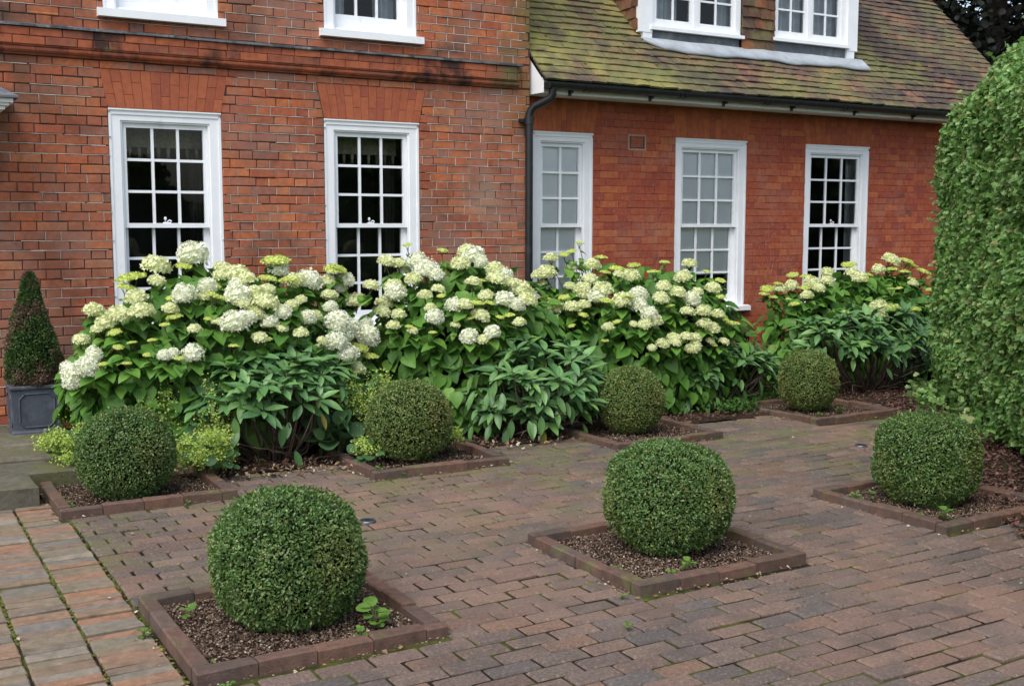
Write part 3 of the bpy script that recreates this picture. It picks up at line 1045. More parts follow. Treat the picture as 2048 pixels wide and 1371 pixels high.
def tiles(g, O, U, S, N, ulist, nrow, gauge, width, keep, m=0, lift=.03):
    O, U, S, N = (np.asarray(v, float) for v in (O, U, S, N))
    P = []
    for r in range(nrow):
        off = (r % 2) * width / 2
        u = ulist[0] - off
        while u < ulist[1]:
            a, b = max(u, ulist[0]), min(u + width, ulist[1])
            if b - a > .03 and keep((a + b) / 2, r * gauge):
                P.append((a + .0015, b - .0015, r * gauge))
            u += width
    P = np.array(P)
    n = len(P)
    ds = RNG.normal(0, .004, (n, 2)) + .010 * np.sin(P[:, :1] * 2.3 + P[:, 2:] * 5)  # ragged lower edge
    dw = RNG.normal(0, .003, (n, 2)) + .004 * np.sin(P[:, :1] * 1.7 + P[:, 2:] * 3)
    bow = np.abs(RNG.normal(0, .003, n))
    um = (P[:, 0] + P[:, 1]) / 2
    loc = np.zeros((n, 12, 3))
    for k, (uu, e) in enumerate(((P[:, 0], 0), (um, None), (P[:, 1], 1))):
        s_ = P[:, 2] + (ds.mean(1) if e is None else ds[:, e])
        w_ = lift + (dw.mean(1) + bow if e is None else dw[:, e])
        loc[:, k] = np.c_[uu, s_, w_]                         # lower edge, top face
        loc[:, 3 + k] = np.c_[uu, s_ + .0, w_ - .020]          # lower edge, underside
        loc[:, 6 + k] = np.c_[uu, P[:, 2] + gauge + .035, np.full(n, lift * .35) + (bow if e is None else 0)]
        loc[:, 9 + k] = np.c_[uu, P[:, 2] + gauge + .035, np.full(n, lift * .35 - .012)]
    V = O + loc[..., :1] * U + loc[..., 1:2] * S + loc[..., 2:] * N
    T = np.array([[0, 1, 7, 6], [1, 2, 8, 7], [3, 4, 1, 0], [4, 5, 2, 1], [3, 0, 6, 9], [2, 5, 11, 8]])
    g.add(V, (T[None] + (np.arange(n) * 12)[:, None, None]).reshape(-1, 4), m)


q2 = math.sqrt(.5)
DX0, DX1, DY = 6.885, 9.94, 9.32
s_d = (DY - YE) / q2
g = G()
tiles(g, (0, YE - .03, ZE - .03), (1, 0, 0), (0, q2, q2), (0, -q2, q2), (CORNER + .02, XE), 56, .100, .168,
      lambda u, s: not (DX0 + .03 < u < DX1 - .03 and s > s_d + .02), 0)
g.add([(CORNER + .02, YE - .02, ZE - .03), (XE - .02, YE - .02, ZE - .03), (XE - .02, 12.8, ZE + 3.97), (CORNER + .02, 12.8, ZE + 3.97)], np.array([[0, 1, 2, 3]]), 1)
g.add([(CORNER + .02, 12.8, ZE + 3.97), (XE, 12.8, ZE + 3.97), (XE, 16.9, 2.85), (CORNER + .02, 16.9, 2.85)], np.array([[0, 1, 2, 3]]), 0)
roof = g.build("tiled_roof", ['tile', 'underlay'], wing)
g = G()
x = CORNER + .02
while x < XE:                                   # ridge tiles
    L = min(.45, XE - x)
    an = np.linspace(-.2, pi + .2, 9)
    V = [(xx, 12.8 + .14 * cos(t), ZE + 3.93 + .14 * sin(t)) for xx in (x, x + L - .006) for t in an]
    g.add(V, np.array([[i, i + 1, i + 10, i + 9] for i in range(8)]), 0)
    x += L
g.build("ridge_tiles", ['hung_tile'], roof)
# moss cushions on the tiles
g = G()
n = 900
u, s_ = RNG.uniform(CORNER + .1, XE - .1, n), RNG.uniform(.02, 3.6, n)
P = np.c_[u, YE - .03 + s_ * q2 - .024 * q2, ZE - .03 + s_ * q2 + .024 * q2]
k = (wob(P, 1.6, 2.) + RNG.normal(0, .25, n)) > .35
k &= ~((u > DX0) & (u < DX1) & (s_ > s_d - .2))
ico = np.array([(0, 0, 1.), *[(cos(a), sin(a), 0) for a in np.arange(6) * pi / 3]])
g.inst((ico, [np.array([[0, 1 + i, 1 + (i + 1) % 6] for i in range(6)])]), P[k], np.repeat(np.array([[[1, 0, 0], [0, q2, q2], [0, -q2 * .6, q2 * .6]]]), k.sum(), 0),
       RNG.uniform(.006, .022, k.sum()), 0)
g.build("moss_cushions", ['moss'], roof)['kind'] = 'stuff'

# eaves: fascia, soffit, gutter with brackets
g = G()
g.box(CORNER + .03, XE - .1, YE + .03, YE + .052, 2.795, 2.935)
g.box(CORNER + .03, XE - .1, YE + .053, YW - .012, 2.802, 2.818)
g.add([(CORNER + .025, YE + .00, 2.80), (CORNER + .025, YE + .30, 2.80), (CORNER + .025, YE + .30, 3.17), (CORNER + .025, YE, 2.90)], np.array([[0, 1, 2, 3], [3, 2, 1, 0]]))
g.build("fascia", ['white'], wing)
g = G()
yg, zg, rg = YE - .045, 2.885, .056
an = np.linspace(pi, 2 * pi, 11)
x = CORNER + .045
xs = [CORNER + .03, 5.9, 7.0, 8.1, 9.2, 10.3, 11.4, XE + .03]
for x0, x1 in zip(xs, xs[1:]):
    V = []
    for xx in (x0, x1):
        for rr in (rg, rg - .004):
            V += [(xx, yg + rr * cos(t), zg + rr * 1.05 * sin(t)) for t in an]
    k = 11
    F = [[i, i + 1, 2 * k + i + 1, 2 * k + i] for i in range(k - 1)] + [[k + i, 3 * k + i, 3 * k + i + 1, k + i + 1] for i in range(k - 1)]
    F += [[0, 2 * k, 3 * k, k], [k - 1, 2 * k - 1, 4 * k - 1, 3 * k - 1]]
    F += [[i, k + i, k + i + 1, i + 1] for i in range(k - 1)]
    g.add(V, np.array(F), 0, False)
for x in xs[1:-1]:
    g.tube([(x - .03, yg + (rg + .003) * cos(t), zg + (rg + .003) * 1.05 * sin(t)) for t in an], .006, 6)
    g.tube([(x + .03, yg + (rg + .003) * cos(t), zg + (rg + .003) * 1.05 * sin(t)) for t in an], .006, 6)
g.box(CORNER + .028, CORNER + .034, yg - rg, yg + rg, zg - rg, zg)
gut = g.build("gutter", ['black_iron'], wing)
for x in np.arange(5.75, 12.4, .92):
    g = G()
    g.box(x - .012, x + .012, yg + .02, YE + .03, zg - rg - .022, zg - rg + .004)
    g.box(x - .014, x + .014, YE + .015, YE + .03, zg - rg - .045, zg - rg + .004)
    g.build("gutter_bracket", ['black_iron'], gut)

# dormer
g = G()
Zd = 4.75


def board(x0, x1, z0, z1, p=.0, d=.05):
    g.box(x0, x1, DY - p, DY + d, z0, z1)


board(DX0, 7.04, 3.53, Zd, .035)
board(6.925, 7.04, 3.44, 3.53, .03)
g.build("dormer_corner_board", ['white'], wing)
g = G()
board(9.785, DX1, 3.56, Zd, .035)
board(9.785, 9.90, 3.475, 3.56, .03)
g.build("dormer_corner_board", ['white'], wing)
g = G()
g.box(7.041, 8.215, DY + .0, DY + .03, 3.44, 3.56)
g.box(8.70, 9.784, DY + .0, DY + .03, 3.44, 3.60)
g.build("lead_upstand", ['lead'], wing)
for a, b, zb in ((7.041, 8.225, 3.605), (8.69, 9.784, 3.628)):
    g = G()
    z0, z1 = zb, Zd
    y = DY + .0
    g.box(a, a + .045, y - .005, y + .07, z0, z1)
    g.box(b - .07, b, y - .005, y + .07, z0, z1)
    g.box(a + .045, b - .07, y - .004, y + .069, z0, z0 + .03)
    m_ = (a + b) / 2 - .01
    g.box(m_ - .03, m_ + .03, y - .003, y + .068, z0 + .03, z1)
    wn = g.build("casement_window", ['white'], wing)
    gp = G()
    for l, r in ((a + .045, m_ - .03), (m_ + .03, b - .07)):
        g = G()
        rr = bars(g, l + .002, r - .002, z0 + .032, z0 + .032 + 1.0, y + .012, y + .052, 2, 4, .035, .04, .045, .02)
        g.build("casement", ['white'], wn)
        pane(gp, rr, y + .032)
    gp.build("panes", ['glass'], wn)
    g = G()
    V = [(a - .03, y - .055, z0 - .045), (b + .02, y - .055, z0 - .045), (b + .02, y - .055, z0 - .012), (a - .03, y - .055, z0 - .012), (a - .03, y - .006, z0 + .001), (b + .02, y - .006, z0 + .001), (a - .03, y - .006, z0 - .045), (b + .02, y - .006, z0 - .045)]
    g.add(V, np.array([[0, 1, 2, 3], [3, 2, 5, 4], [0, 6, 7, 1], [0, 3, 4, 6], [1, 7, 5, 2]]))
    g.build("sill", ['white'], wn)
    g = G()
    cloth(g, a + .03, a + .42 if b < 8.5 else b - .03, z0, z1, y + .115, .022, 7 if b < 8.5 else 11, 0, 120)
    if b < 8.5:
        cloth(g, b - .24, b - .03, z0, z1, y + .115, .02, 4)
    g.build("curtain", ['curtain'], wn)
    g = G()
    g.box(a, b, y + .9, y + .92, z0 - .05, z1)
    g.box(a, b, y + .0715, y + .9, z0 - .06, z0 - .05)
    g.build("dark_interior", ['dark_room'], wn)
    if b < 8.5:
        g = G()
        g.lathe([(.05, .16), (.10, 0), (.095, 0), (.045, .16)], (a + .78, y + .32, z0 + .04), 20)
        g.lathe([(.0, .0), (.05, .0), (.03, -.05), (.0, -.06)], (a + .78, y + .32, z0 + .03), 12)
        g.build("lampshade", ['lamp_cloth'], wn)
g = G()
tiles(g, (0, DY - .012, 3.445), (1, 0, 0), (0, 0, 1), (0, -1, 0), (8.226, 8.689), 12, .115, .165, lambda u, s: True, 0, .03)
g.box(8.226, 8.689, DY + .0, DY + .04, 3.44, Zd, 1)
tiles(g, (DX0 + .015, 0, 3.45), (0, -1, 0), (0, 0, 1), (-1, 0, 0), (-(DY + 1.35), -DY - .003), 12, .115, .165, lambda u, s: s > (-u - DY) - .12, 0, .028)
g.box(DX0 + .016, DX0 + .05, DY + .052, DY + 1.4, 3.46, Zd, 1)
g.box(DX1 - .05, DX1 - .016, DY + .052, DY + 1.4, 3.46, Zd, 1)
g.box(DX0 + .052, DX1 - .052, DY + .95, DY + 1.4, 3.9, Zd - .03, 1)
g.build("hung_tiles", ['hung_tile', 'underlay'], wing)
g = G()
g.box(DX0 - .15, DX1 + .15, DY - .18, DY + 1.5, Zd, Zd + .12)
g.build("dormer_roof", ['lead'], wing)
g = G()                                           # pale lead apron dressed over the tiles
xs = np.linspace(6.90, 10.02, 60)
s0 = np.full(60, s_d + .035)
s1 = s_d - .155 - .015 * np.sin(xs * 5.1) - .008 * np.sin(xs * 13.) + np.where(xs < 7.1, (7.1 - xs) * .7, 0)
V = []
for s_, wv in ((s0, .042), (s0 - .04, .046), ((s0 + s1) / 2, .050), (s1, .052), (s1, .034)):
    V.append(np.c_[xs, YE - .03 + s_ * q2 - (wv + .003 * np.sin(xs * 9)) * q2, ZE - .03 + s_ * q2 + (wv + .003 * np.sin(xs * 9)) * q2])
V = np.concatenate(V)
i, j = np.meshgrid(np.arange(4), np.arange(59), indexing='ij')
g.add(V, np.stack([i * 60 + j, (i + 1) * 60 + j, (i + 1) * 60 + j + 1, i * 60 + j + 1], -1).reshape(-1, 4), 0, True)
g.build("lead_apron", ['pale_lead'], wing)

# rainwater pipe
pipe = thing("drainpipe", (5.39, 8.93, 0), "black drainpipe with a swan neck in the corner between house and wing", "drainpipe")
g = G()
px, py, pr = 5.388, 8.945, .036
g.tube([(px, py, -.05), (px, py, .6), (px, py, 1.2), (px, py, 1.9), (px, py, 2.55), (px, py, 2.60), (px + .012, py - .012, 2.65), (px + .04, py - .05, 2.685), (px + .10, py - .13, 2.725),
        (px + .125, py - .17, 2.75), (px + .135, py - .185, 2.78), (px + .135, py - .19, 2.84)], pr, 14)
g.build("pipe", ['black_iron'], pipe)
for z in (.9, 2.52):
    g = G()
    g.tube([(px, py, z), (px, py, z + .07)], pr + .008, 14)
    g.build("socket", ['black_iron'], pipe)
    g = G()
    g.box(px - .085, px + .02, py + .012, YL - .002, z + .02, z + .05)
    g.build("wall_clip", ['black_iron'], pipe)

# door hood at the left edge
hood = thing("door_hood", (.1, 8.8, 2.4), "lead covered door hood with white cornice at the left edge", "canopy")
g = G()
g.add([(-1.45, 8.52, 2.49), (1.02, 8.52, 2.49), (1.02, 8.999, 2.49), (-1.45, 8.999, 2.49), (-1.2, 8.999, 2.64), (.9, 8.999, 2.62), (-1.45, 8.52, 2.475), (1.02, 8.52, 2.475), (1.02, 8.999, 2.475), (-1.45, 8.999, 2.475)],
      [np.array([[0, 1, 5, 4], [0, 6, 7, 1], [1, 7, 8, 2]]), np.array([[1, 2, 5], [0, 4, 3]])], 0)
for x in (-1.0, -.5, 0, .5):
    g.tube([(x, 8.52, 2.495), (x, 8.995, 2.625)], .012, 6)
g.build("lead_roof", ['lead'], hood)
g = G()
for a, b in ((.0, (2.445, 2.474)), (.025, (2.425, 2.4445)), (.05, (2.40, 2.4245))):
    g.box(-1.42 + a, .99 - a, 8.55 + a, 8.998, *b)
g.build("cornice", ['white'], hood)

# ================================================================== BOX BALLS IN BRICK BEDS
def brick_bed(x0, y0, label, n_chip, chip):
    t = thing("brick_edged_bed", (x0 + BW / 2, y0 + BD / 2, 0), label, "flower bed", "square brick edged beds")
    Q = []
    wd, L = .067, .2225
    # front and back runs
    for yy in (y0, y0 + BD - wd):
        x = x0
        j = 0
        while x < x0 + BW - .03:
            l = min(L if (j or yy > y0 + .1) else L, x0 + BW - x)
            Q.append([(x + .002, yy), (x + l - .002, yy + RNG.normal(0, .002)), (x + l - .002, yy + wd + RNG.normal(0, .002)), (x + .002, yy + wd)])
            x += l
            j += 1
    for xx in (x0, x0 + BW - wd):
        y = y0 + wd + .002
        while y < y0 + BD - wd - .02:
            l = min(L, y0 + BD - wd - .002 - y)
            Q.append([(xx, y + .002), (xx + wd + RNG.normal(0, .002), y + .002), (xx + wd, y + l - .002), (xx + RNG.normal(0, .002), y + l - .002)])
            y += l
    g = G()
    g.blocks(np.array(Q), -.04, .049 + RNG.normal(0, .004, len(Q)), .007, ident, 0, .0022)
    g.build("brick_border", ['border'], t)
    g = G()
    a, b, c, d = x0 + .055, x0 + BW - .055, y0 + .055, y0 + BD - .055
    g.add(*bumpy(a, b, c, d, 30, 30, .006, .010))
    P = np.c_[RNG.uniform(a + .02, b - .02, n_chip), RNG.uniform(c + .02, d - .02, n_chip), np.zeros(n_chip)]
    P[:, 2] = .010 + .010 * wob(np.c_[P[:, :2], P[:, 2] * 0], 5) + RNG.uniform(0, .014, n_chip)
    chips(g, P, RNG.uniform(*chip, n_chip), 1, .55)
    g.build("gravelly_soil", ['soil', 'chips'], t)
    return t


bl_ = ["square brick bed nearest the viewer at bottom left beside the mossy path", "square brick bed at front centre around the middle front box ball",
       "square brick bed at the right edge near the hedge"]
for (x, y), lb in zip(BEDS['front'], bl_):
    brick_bed(x, y, lb, 9500, (.004, .0125))
bl_ = ["square brick bed by the stone step at left", "square brick bed between the two large leafy viburnum bushes",
       "narrow looking brick bed right of the middle viburnum, mostly behind the front centre ball", "farthest brick bed, below the small scorched box ball"]
for (x, y), lb in zip(BEDS['back'], bl_):
    brick_bed(x, y, lb, 4200, (.004, .013))


def ball_mesh(rx, rz, seed, p=2.5, n=21000, mt='box_leaf', lump=.03):
    rg_ = np.random.default_rng(seed)
    g = G()
    d = unit(rg_.normal(size=(n, 3)))
    k = (np.abs(d) ** p).sum(1) ** (-1 / p)
    d2 = d * (k ** .8)[:, None]
    lm = 1 + lump * wob(d * 2.2, 1.6, seed) + lump * .7 * wob(d * 2.2, 4.3, seed + 5)
    depth = 1 - np.abs(rg_.normal(0, .035, n)) + .015
    P = d2 * np.array([rx, rx, rz]) * (lm * depth)[:, None]
    k = P[:, 2] > -rz * .93
    P, d = P[k], d[k]
    n = len(P)
    N = unit(d * .9 + rg_.normal(0, .6, (n, 3)) + np.array([0, 0, .35]))
    D = unit(rg_.normal(size=(n, 3)) + d * .45 + np.array([0, 0, .3]))
    g.inst(T_SMALL, P, frames(D, N), rg_.uniform(.010, .0175, n), 0)
    # solid inner mass, its near-black colour stands for inner shade
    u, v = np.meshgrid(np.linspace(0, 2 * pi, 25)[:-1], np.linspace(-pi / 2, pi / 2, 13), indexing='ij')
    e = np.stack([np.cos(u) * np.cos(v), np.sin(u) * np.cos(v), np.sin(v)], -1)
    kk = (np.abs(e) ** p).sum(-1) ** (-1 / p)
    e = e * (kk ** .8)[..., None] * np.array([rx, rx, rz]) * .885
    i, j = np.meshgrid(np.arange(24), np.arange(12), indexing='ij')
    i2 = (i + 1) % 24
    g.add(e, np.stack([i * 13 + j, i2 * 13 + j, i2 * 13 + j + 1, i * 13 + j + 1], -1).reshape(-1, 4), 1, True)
    # stray shoots
    sd = unit(rg_.normal(size=(260, 3)) + np.array([0, 0, .5]))
    kk = (np.abs(sd) ** p).sum(1) ** (-1 / p)
    B = sd * (kk ** .8)[:, None] * np.array([rx, rx, rz])
    for s_ in (1.0, 1.02, 1.04):
        g.inst(T_SMALL, B * s_, frames(unit(sd + rg_.normal(0, .5, (260, 3))), unit(rg_.normal(size=(260, 3)))), rg_.uniform(.012, .02, 260), 0)
    return g, mt


BALLS = [  # x, y, z centre, rx, rz, seed, brown, label
    (1.445, 4.29, .262, .290, .268, 1, 0, "large clipped box ball nearest the viewer, bottom left of centre"),
    (3.40, 4.31, .268, .297, .268, 2, 0, "large clipped box ball at front centre in its own bed"),
    (5.265, 4.30, .262, .268, .262, 3, 0, "dark clipped box ball at right in front of the hedge"),
    (1.315, 6.80, .258, .276, .268, 4, 0, "smooth dense box ball beside the lead planter and stone step"),
    (3.185, 6.86, .285, .276, .262, 5, 1, "box ball tinged with brown between the two large viburnum bushes"),
    (5.09, 6.93, .262, .250, .252, 6, 1, "olive box ball right of the middle viburnum"),
    (7.00, 6.97, .275, .232, .250, 7, 1, "smallest box ball, scorched yellow brown, farthest back by the grey pipe"),
]
for x, y, z, rx, rz, sd, br, lb in BALLS:
    t = thing("box_ball", (x, y, 0), lb, "topiary", "clipped box balls in brick beds")
    g, _ = ball_mesh(rx, rz, sd, p=(2.75, 2.45, 2.7, 2.2, 2.35, 2.15, 2.5)[sd - 1], n=31000 if sd < 4 else 20000, lump=.045 if sd < 4 else .03)
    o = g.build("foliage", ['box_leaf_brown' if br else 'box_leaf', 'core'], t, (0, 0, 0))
    o.location = (0, 0, z)
    g = G()
    g.tube([(x, y, -.02), (x + .01, y, .08), (x - .01, y + .01, .2)], [.028, .022, .018], 8)
    g.build("trunk", ['twig'], t)

# ================================================================== PLANTER
pl = thing("lead_planter", (1.045, 8.62, .125), "square grey lead planter with an octagonal panel, on the stone terrace", "planter")
g = G()
cx, cy, z0, hh, hw = 1.045, 8.62, .128, .352, .176


def ring(g, prof, m=0):
    V = [(cx + sx * r, cy + sy * r, z) for r, z in prof for sx, sy in ((-1, -1), (1, -1), (1, 1), (-1, 1))]
    k = len(prof)
    F = [[i * 4 + j, i * 4 + (j + 1) % 4, (i + 1) * 4 + (j + 1) % 4, (i + 1) * 4 + j] for i in range(k - 1) for j in range(4)]
    g.add(V, np.array(F), m)


ring(g, [(hw * .93, z0), (hw * .96, z0 + .006), (hw * .96, z0 + .022), (hw * .90, z0 + .030), (hw * .885, z0 + .04), (hw * .93, z0 + hh - .035), (hw * .97, z0 + hh - .028),
         (hw * 1.0, z0 + hh - .018), (hw * 1.0, z0 + hh - .004), (hw * .98, z0 + hh), (hw * .88, z0 + hh), (hw * .86, z0 + hh - .02), (hw * .85, z0 + .1)])
g.add([(cx + sx * hw * .86, cy + sy * hw * .86, z0 + hh - .03) for sx, sy in ((-1, -1), (1, -1), (1, 1), (-1, 1))], np.array([[0, 1, 2, 3]]), 1)
g.build("body", ['planter_lead', 'soil'], pl)
g = G()
for ax in range(4):
    a, b, c = .115, .118, .035
    pts2 = [(-a + c, -b), (a - c, -b), (a, -b + c), (a, b - c), (a - c, b), (-a + c, b), (-a, b - c), (-a, -b + c), (-a + c, -b)]
    P3 = []
    for u, v in pts2:
        zc = z0 + .175 + v
        off = hw * (.885 + .045 * (zc - z0 - .04) / (hh - .075)) + .001
        P3.append([(cx + u, cy - off, zc), (cx + off, cy + u, zc), (cx - u, cy + off, zc), (cx - off, cy - u, zc)][ax])
    for p, q in zip(P3, P3[1:]):
        g.tube([p, q], .0065, 6)
g.build("panel_moulding", ['planter_lead'], pl)
yw = thing("clipped_conifer", (1.045, 8.62, .46), "clipped cone with browned patches growing in the lead planter", "shrub")
g = G()
n = 17000
tt = RNG.uniform(0, 1, n) ** 1.5
an = RNG.uniform(0, 2 * pi, n)


def cone_r(t):
    return np.interp(t, [0, .06, .2, .42, .62, .8, .93, 1.0], [.150, .178, .184, .150, .105, .062, .045, .018])


rr = cone_r(tt) * (1 + .07 * np.sin(an * 3 + tt * 9) + .05 * np.sin(an * 7 - tt * 21)) * (1 - np.abs(RNG.normal(0, .09, n)) + .04)
O = np.c_[np.cos(an), np.sin(an), np.full(n, .3)]
P = np.c_[cx + rr * np.cos(an), cy + rr * np.sin(an), .47 + tt * .80]
g.inst(T_SMALL, P, frames(unit(O + RNG.normal(0, .7, (n, 3)) + np.array([0, 0, .6])), unit(O + RNG.normal(0, .7, (n, 3)))), RNG.uniform(.012, .022, n), 0)
g.lathe([(r_ * .86, z_) for r_, z_ in zip([.15, .178, .184, .15, .105, .062, .04, .001], [0, .05, .16, .336, .496, .64, .74, .79])], (cx, cy, .47), 16, 1)
o = g.build("foliage", ['yew_leaf', 'core'], yw, (cx, cy, .46))

# ================================================================== HYDRANGEAS
Z4 = "1125,150,85,w 1070,215,50,l 910,215,85,c 765,290,85,l 735,340,60,l 912,300,52,c 795,400,70,c 1075,380,70,w 1000,400,35,l 1240,330,50,l 1255,395,60,l 1300,230,60,c 1380,265,75,c 1440,290,55,c 1210,330,55,w 1390,330,60,w 1200,390,50,c 1380,390,80,w 1490,370,60,c 1550,430,75,c 1410,430,50,c 1610,190,90,l 1625,235,60,w 1720,300,60,c 1800,300,75,w 1560,290,60,l 1680,300,60,l 545,475,65,c 830,480,70,c 695,500,75,c 620,545,65,c 570,580,40,c 995,465,50,c 1018,510,48,l 1480,490,65,c 1265,535,35,c 1370,545,85,w 1450,515,45,w 1575,545,55,w 1655,485,50,w 1755,410,35,c 1795,515,52,w 1650,575,35,c 1755,605,48,c 475,645,52,c 1135,580,40,c 670,600,42,l 770,660,32,l 690,685,28,l 1515,630,45,c 1560,640,28,l 1365,680,35,l 890,645,30,l 545,715,45,w 555,735,40,w 960,735,40,w 1010,720,35,w 1045,750,20,l 1125,725,62,w 430,850,70,w 510,800,70,w 390,800,40,w 420,890,50,w 600,785,25,l 738,780,30,l 860,730,25,l 1920,385,50,c 1930,450,40,w 1950,235,70,l 1915,300,50,c 2010,300,55,w 1960,540,70,w 1960,650,60,w 1880,645,30,c 1870,690,35,c 2010,610,60,w 2030,720,60,w 1290,265,50,c 1560,350,45,c 1700,440,40,c 1220,520,30,l 1840,500,40,c 960,555,24,l"
Z5 = "75,235,60,l 30,290,45,c 120,290,45,c 80,330,50,w 270,330,50,c 30,385,45,c 180,420,65,c 20,450,30,w 480,90,30,l 360,190,60,c 430,200,50,c 540,190,60,w 480,230,55,w 590,240,70,w 650,265,45,w 515,290,50,c 400,330,55,c 410,370,60,w 345,430,55,c 335,480,45,c 685,122,35,l 585,385,45,c 615,455,38,c 660,350,42,c 680,385,25,l 640,510,52,w 430,495,42,c 398,560,42,c 510,590,32,c 490,565,25,l 630,600,22,l 760,555,30,c 865,310,50,c 910,300,30,l 830,130,60,c 860,160,75,w 790,200,60,c 910,190,40,w 990,230,55,c 1050,265,50,w 1000,290,55,c 940,385,45,c 750,440,52,w 815,440,50,c 890,430,40,l 960,430,40,l 1045,410,55,w 1120,440,50,w 905,505,60,c 850,515,35,l 1075,500,35,l 1135,540,38,c 840,625,55,w 975,600,50,w 920,640,40,c 1020,510,18,l 1090,320,55,c 1140,350,65,c 1190,370,40,c 1180,410,60,c 1240,440,60,c 1290,410,45,l 1250,510,65,c 1240,480,50,w 80,540,70,w 160,570,50,w 245,545,40,w 60,660,60,w 250,620,70,w 200,690,55,l 110,730,50,w 180,810,55,c 260,740,50,l 1320,170,45,c 1290,250,55,c 1240,265,40,c 1270,310,35,c 1440,215,40,c 1395,145,30,l 1440,125,30,l 1485,80,30,l 1610,165,40,l 1500,230,40,l 1560,210,50,c 1545,290,45,c 1500,345,50,c 1510,380,45,c 1430,330,35,c 1620,350,60,c 1590,390,55,w 1640,415,40,l 1705,230,45,l 1785,270,50,c 1715,265,35,c 1800,210,40,l 1635,250,35,l 1395,395,35,l 1340,450,55,c 1440,455,55,c 1510,440,40,c 1505,497,32,l 1730,410,55,c 1760,395,45,l 1830,380,55,w 1830,440,50,w 1890,490,50,w 1915,530,55,c 1865,550,40,c 1800,550,22,c 1705,535,28,l 1650,568,35,c 1635,645,20,l 1440,560,25,l 1280,600,60,w 1320,600,35,w 1250,570,30,w"
Z6 = "20,235,40,l 80,180,30,l 215,190,45,c 180,260,50,c 75,310,42,c 60,375,45,c 155,345,45,c 260,340,32,c 345,320,45,c 385,280,35,l 310,230,25,l 390,370,30,l 230,380,45,w 110,418,25,l 205,450,40,c 290,445,45,c 370,465,40,c 300,515,40,c 340,540,45,c 405,490,30,l 450,515,40,l 130,595,40,c 70,625,38,c 140,620,30,c 200,585,35,c 250,590,35,c 250,630,35,c 330,610,28,c 405,612,28,c 230,650,40,c 10,645,25,c 350,630,20,l 780,250,35,l 850,258,35,l 970,235,38,c 640,325,40,l 705,330,38,c 775,305,38,c 625,352,30,l 670,370,30,l 700,295,25,l 885,290,45,c 850,320,35,l 925,320,35,c 970,280,40,c 860,360,35,c 790,408,30,l 760,380,20,l 1090,195,42,l 1110,240,40,c 1150,265,45,c 1195,250,28,l 1170,280,25,l 1250,215,35,c 1320,170,50,c 1405,175,40,l 1425,200,38,l 1325,218,35,l 1390,232,35,l 1495,232,40,l 1440,295,30,c 1325,325,25,l 1365,320,22,l 1250,420,50,c 1325,430,45,l 1265,475,45,c 1240,495,30,w 1425,460,28,l 1455,435,30,l 1460,518,25,l 1070,450,25,l 1070,490,30,c 1540,330,30,l 1375,535,25,l 1430,270,25,l"
HEADS = []
for txt, k, ox, oy in ((Z4, 2.917, 0, 460), (Z5, 2.917, 650, 460), (Z6, 2.738, 1300, 460)):
    for e in txt.split():
        a, b, r, t = e.split(',')
        HEADS.append((float(a) / k + ox, float(b) / k + oy, float(r) / k, t))


def head_mesh(kind, seed):
    rg_ = np.random.default_rng(seed)
    cap, sq, n = {'w': (2.05, .95, 240), 'c': (1.75, .78, 210), 'l': (1.4, .42, 160)}[kind]
    u = np.linspace(0, 1, n)
    th = np.arccos(1 - u * (1 - cos(cap)))
    ph = np.arange(n) * 2.39996 + seed
    d = np.c_[np.sin(th) * np.cos(ph), np.sin(th) * np.sin(ph), np.cos(th)]
    lump = 1 + .16 * wob(d * 3, 1.3, seed) + rg_.normal(0, .05, n)
    P = d * lump[:, None] * np.array([1, 1, sq]) * .9
    N = unit(d * np.array([sq, sq, 1]) + rg_.normal(0, .28, (n, 3)))
    g = G()
    g.inst(T_FLORET, P, frames(rg_.normal(size=(n, 3)), N), rg_.uniform(.13, .2, n) * (1 if kind != 'l' else .8), 0, False)
    an = np.linspace(0, cap, 7)
    g.lathe([(sin(a) * .74 + 1e-4, cos(a) * .74 * sq) for a in an] + [(.001, cos(cap) * .7 * sq - .1)], (0, 0, 0), 12, 1)
    for a in np.arange(5) * 1.257:
        g.tube([(0, 0, -1.0), (.12 * cos(a), .12 * sin(a), -.5), (.5 * cos(a), .5 * sin(a), 0)], .03, 5, 2, False)
    me_o = g.build("flower_head", ['petal_' + kind, 'petal_l' if kind != 'w' else 'petal_c', 'stem'])
    me = me_o.data
    bpy.data.objects.remove(me_o)
    return me


HEAD_ME = {k: [head_mesh(k, s + 10 * i) for s in range(4)] for i, k in enumerate('wcl')}
HYD = [  # centre x,y,z ; radii ; pixel range of its flowers ; label
    ((2.28, 8.02, .50), (1.10, .72, .78), (0, 748), "leftmost white mophead hydrangea, with the largest white heads, under the left window"),
    ((4.22, 8.02, .52), (.92, .72, .78), (748, 1062), "white mophead hydrangea left of the black drainpipe, under the second window"),
    ((6.02, 8.08, .48), (1.18, .72, .74), (1062, 1500), "cream mophead hydrangea under the two windows with pale blinds"),
    ((8.98, 8.25, .42), (1.28, .66, .70), (1500, 2100), "hydrangea with small greenish heads beside the tall hedge"),
]


def hit(px, py, c, r):
    v = ray(px, py)
    o = (np.array([0, 0, EYE]) - c) / r
    d = v / r
    A, B, C = d @ d, o @ d, o @ o - 1
    D = B * B - A * C
    if D < 0:
        t = -B / A                                   # nearest approach: the head stands clear on its stem
        return np.array([0, 0, EYE]) + v * t, False
    t = (-B - math.sqrt(D)) / A
    return np.array([0, 0, EYE]) + v * t, True


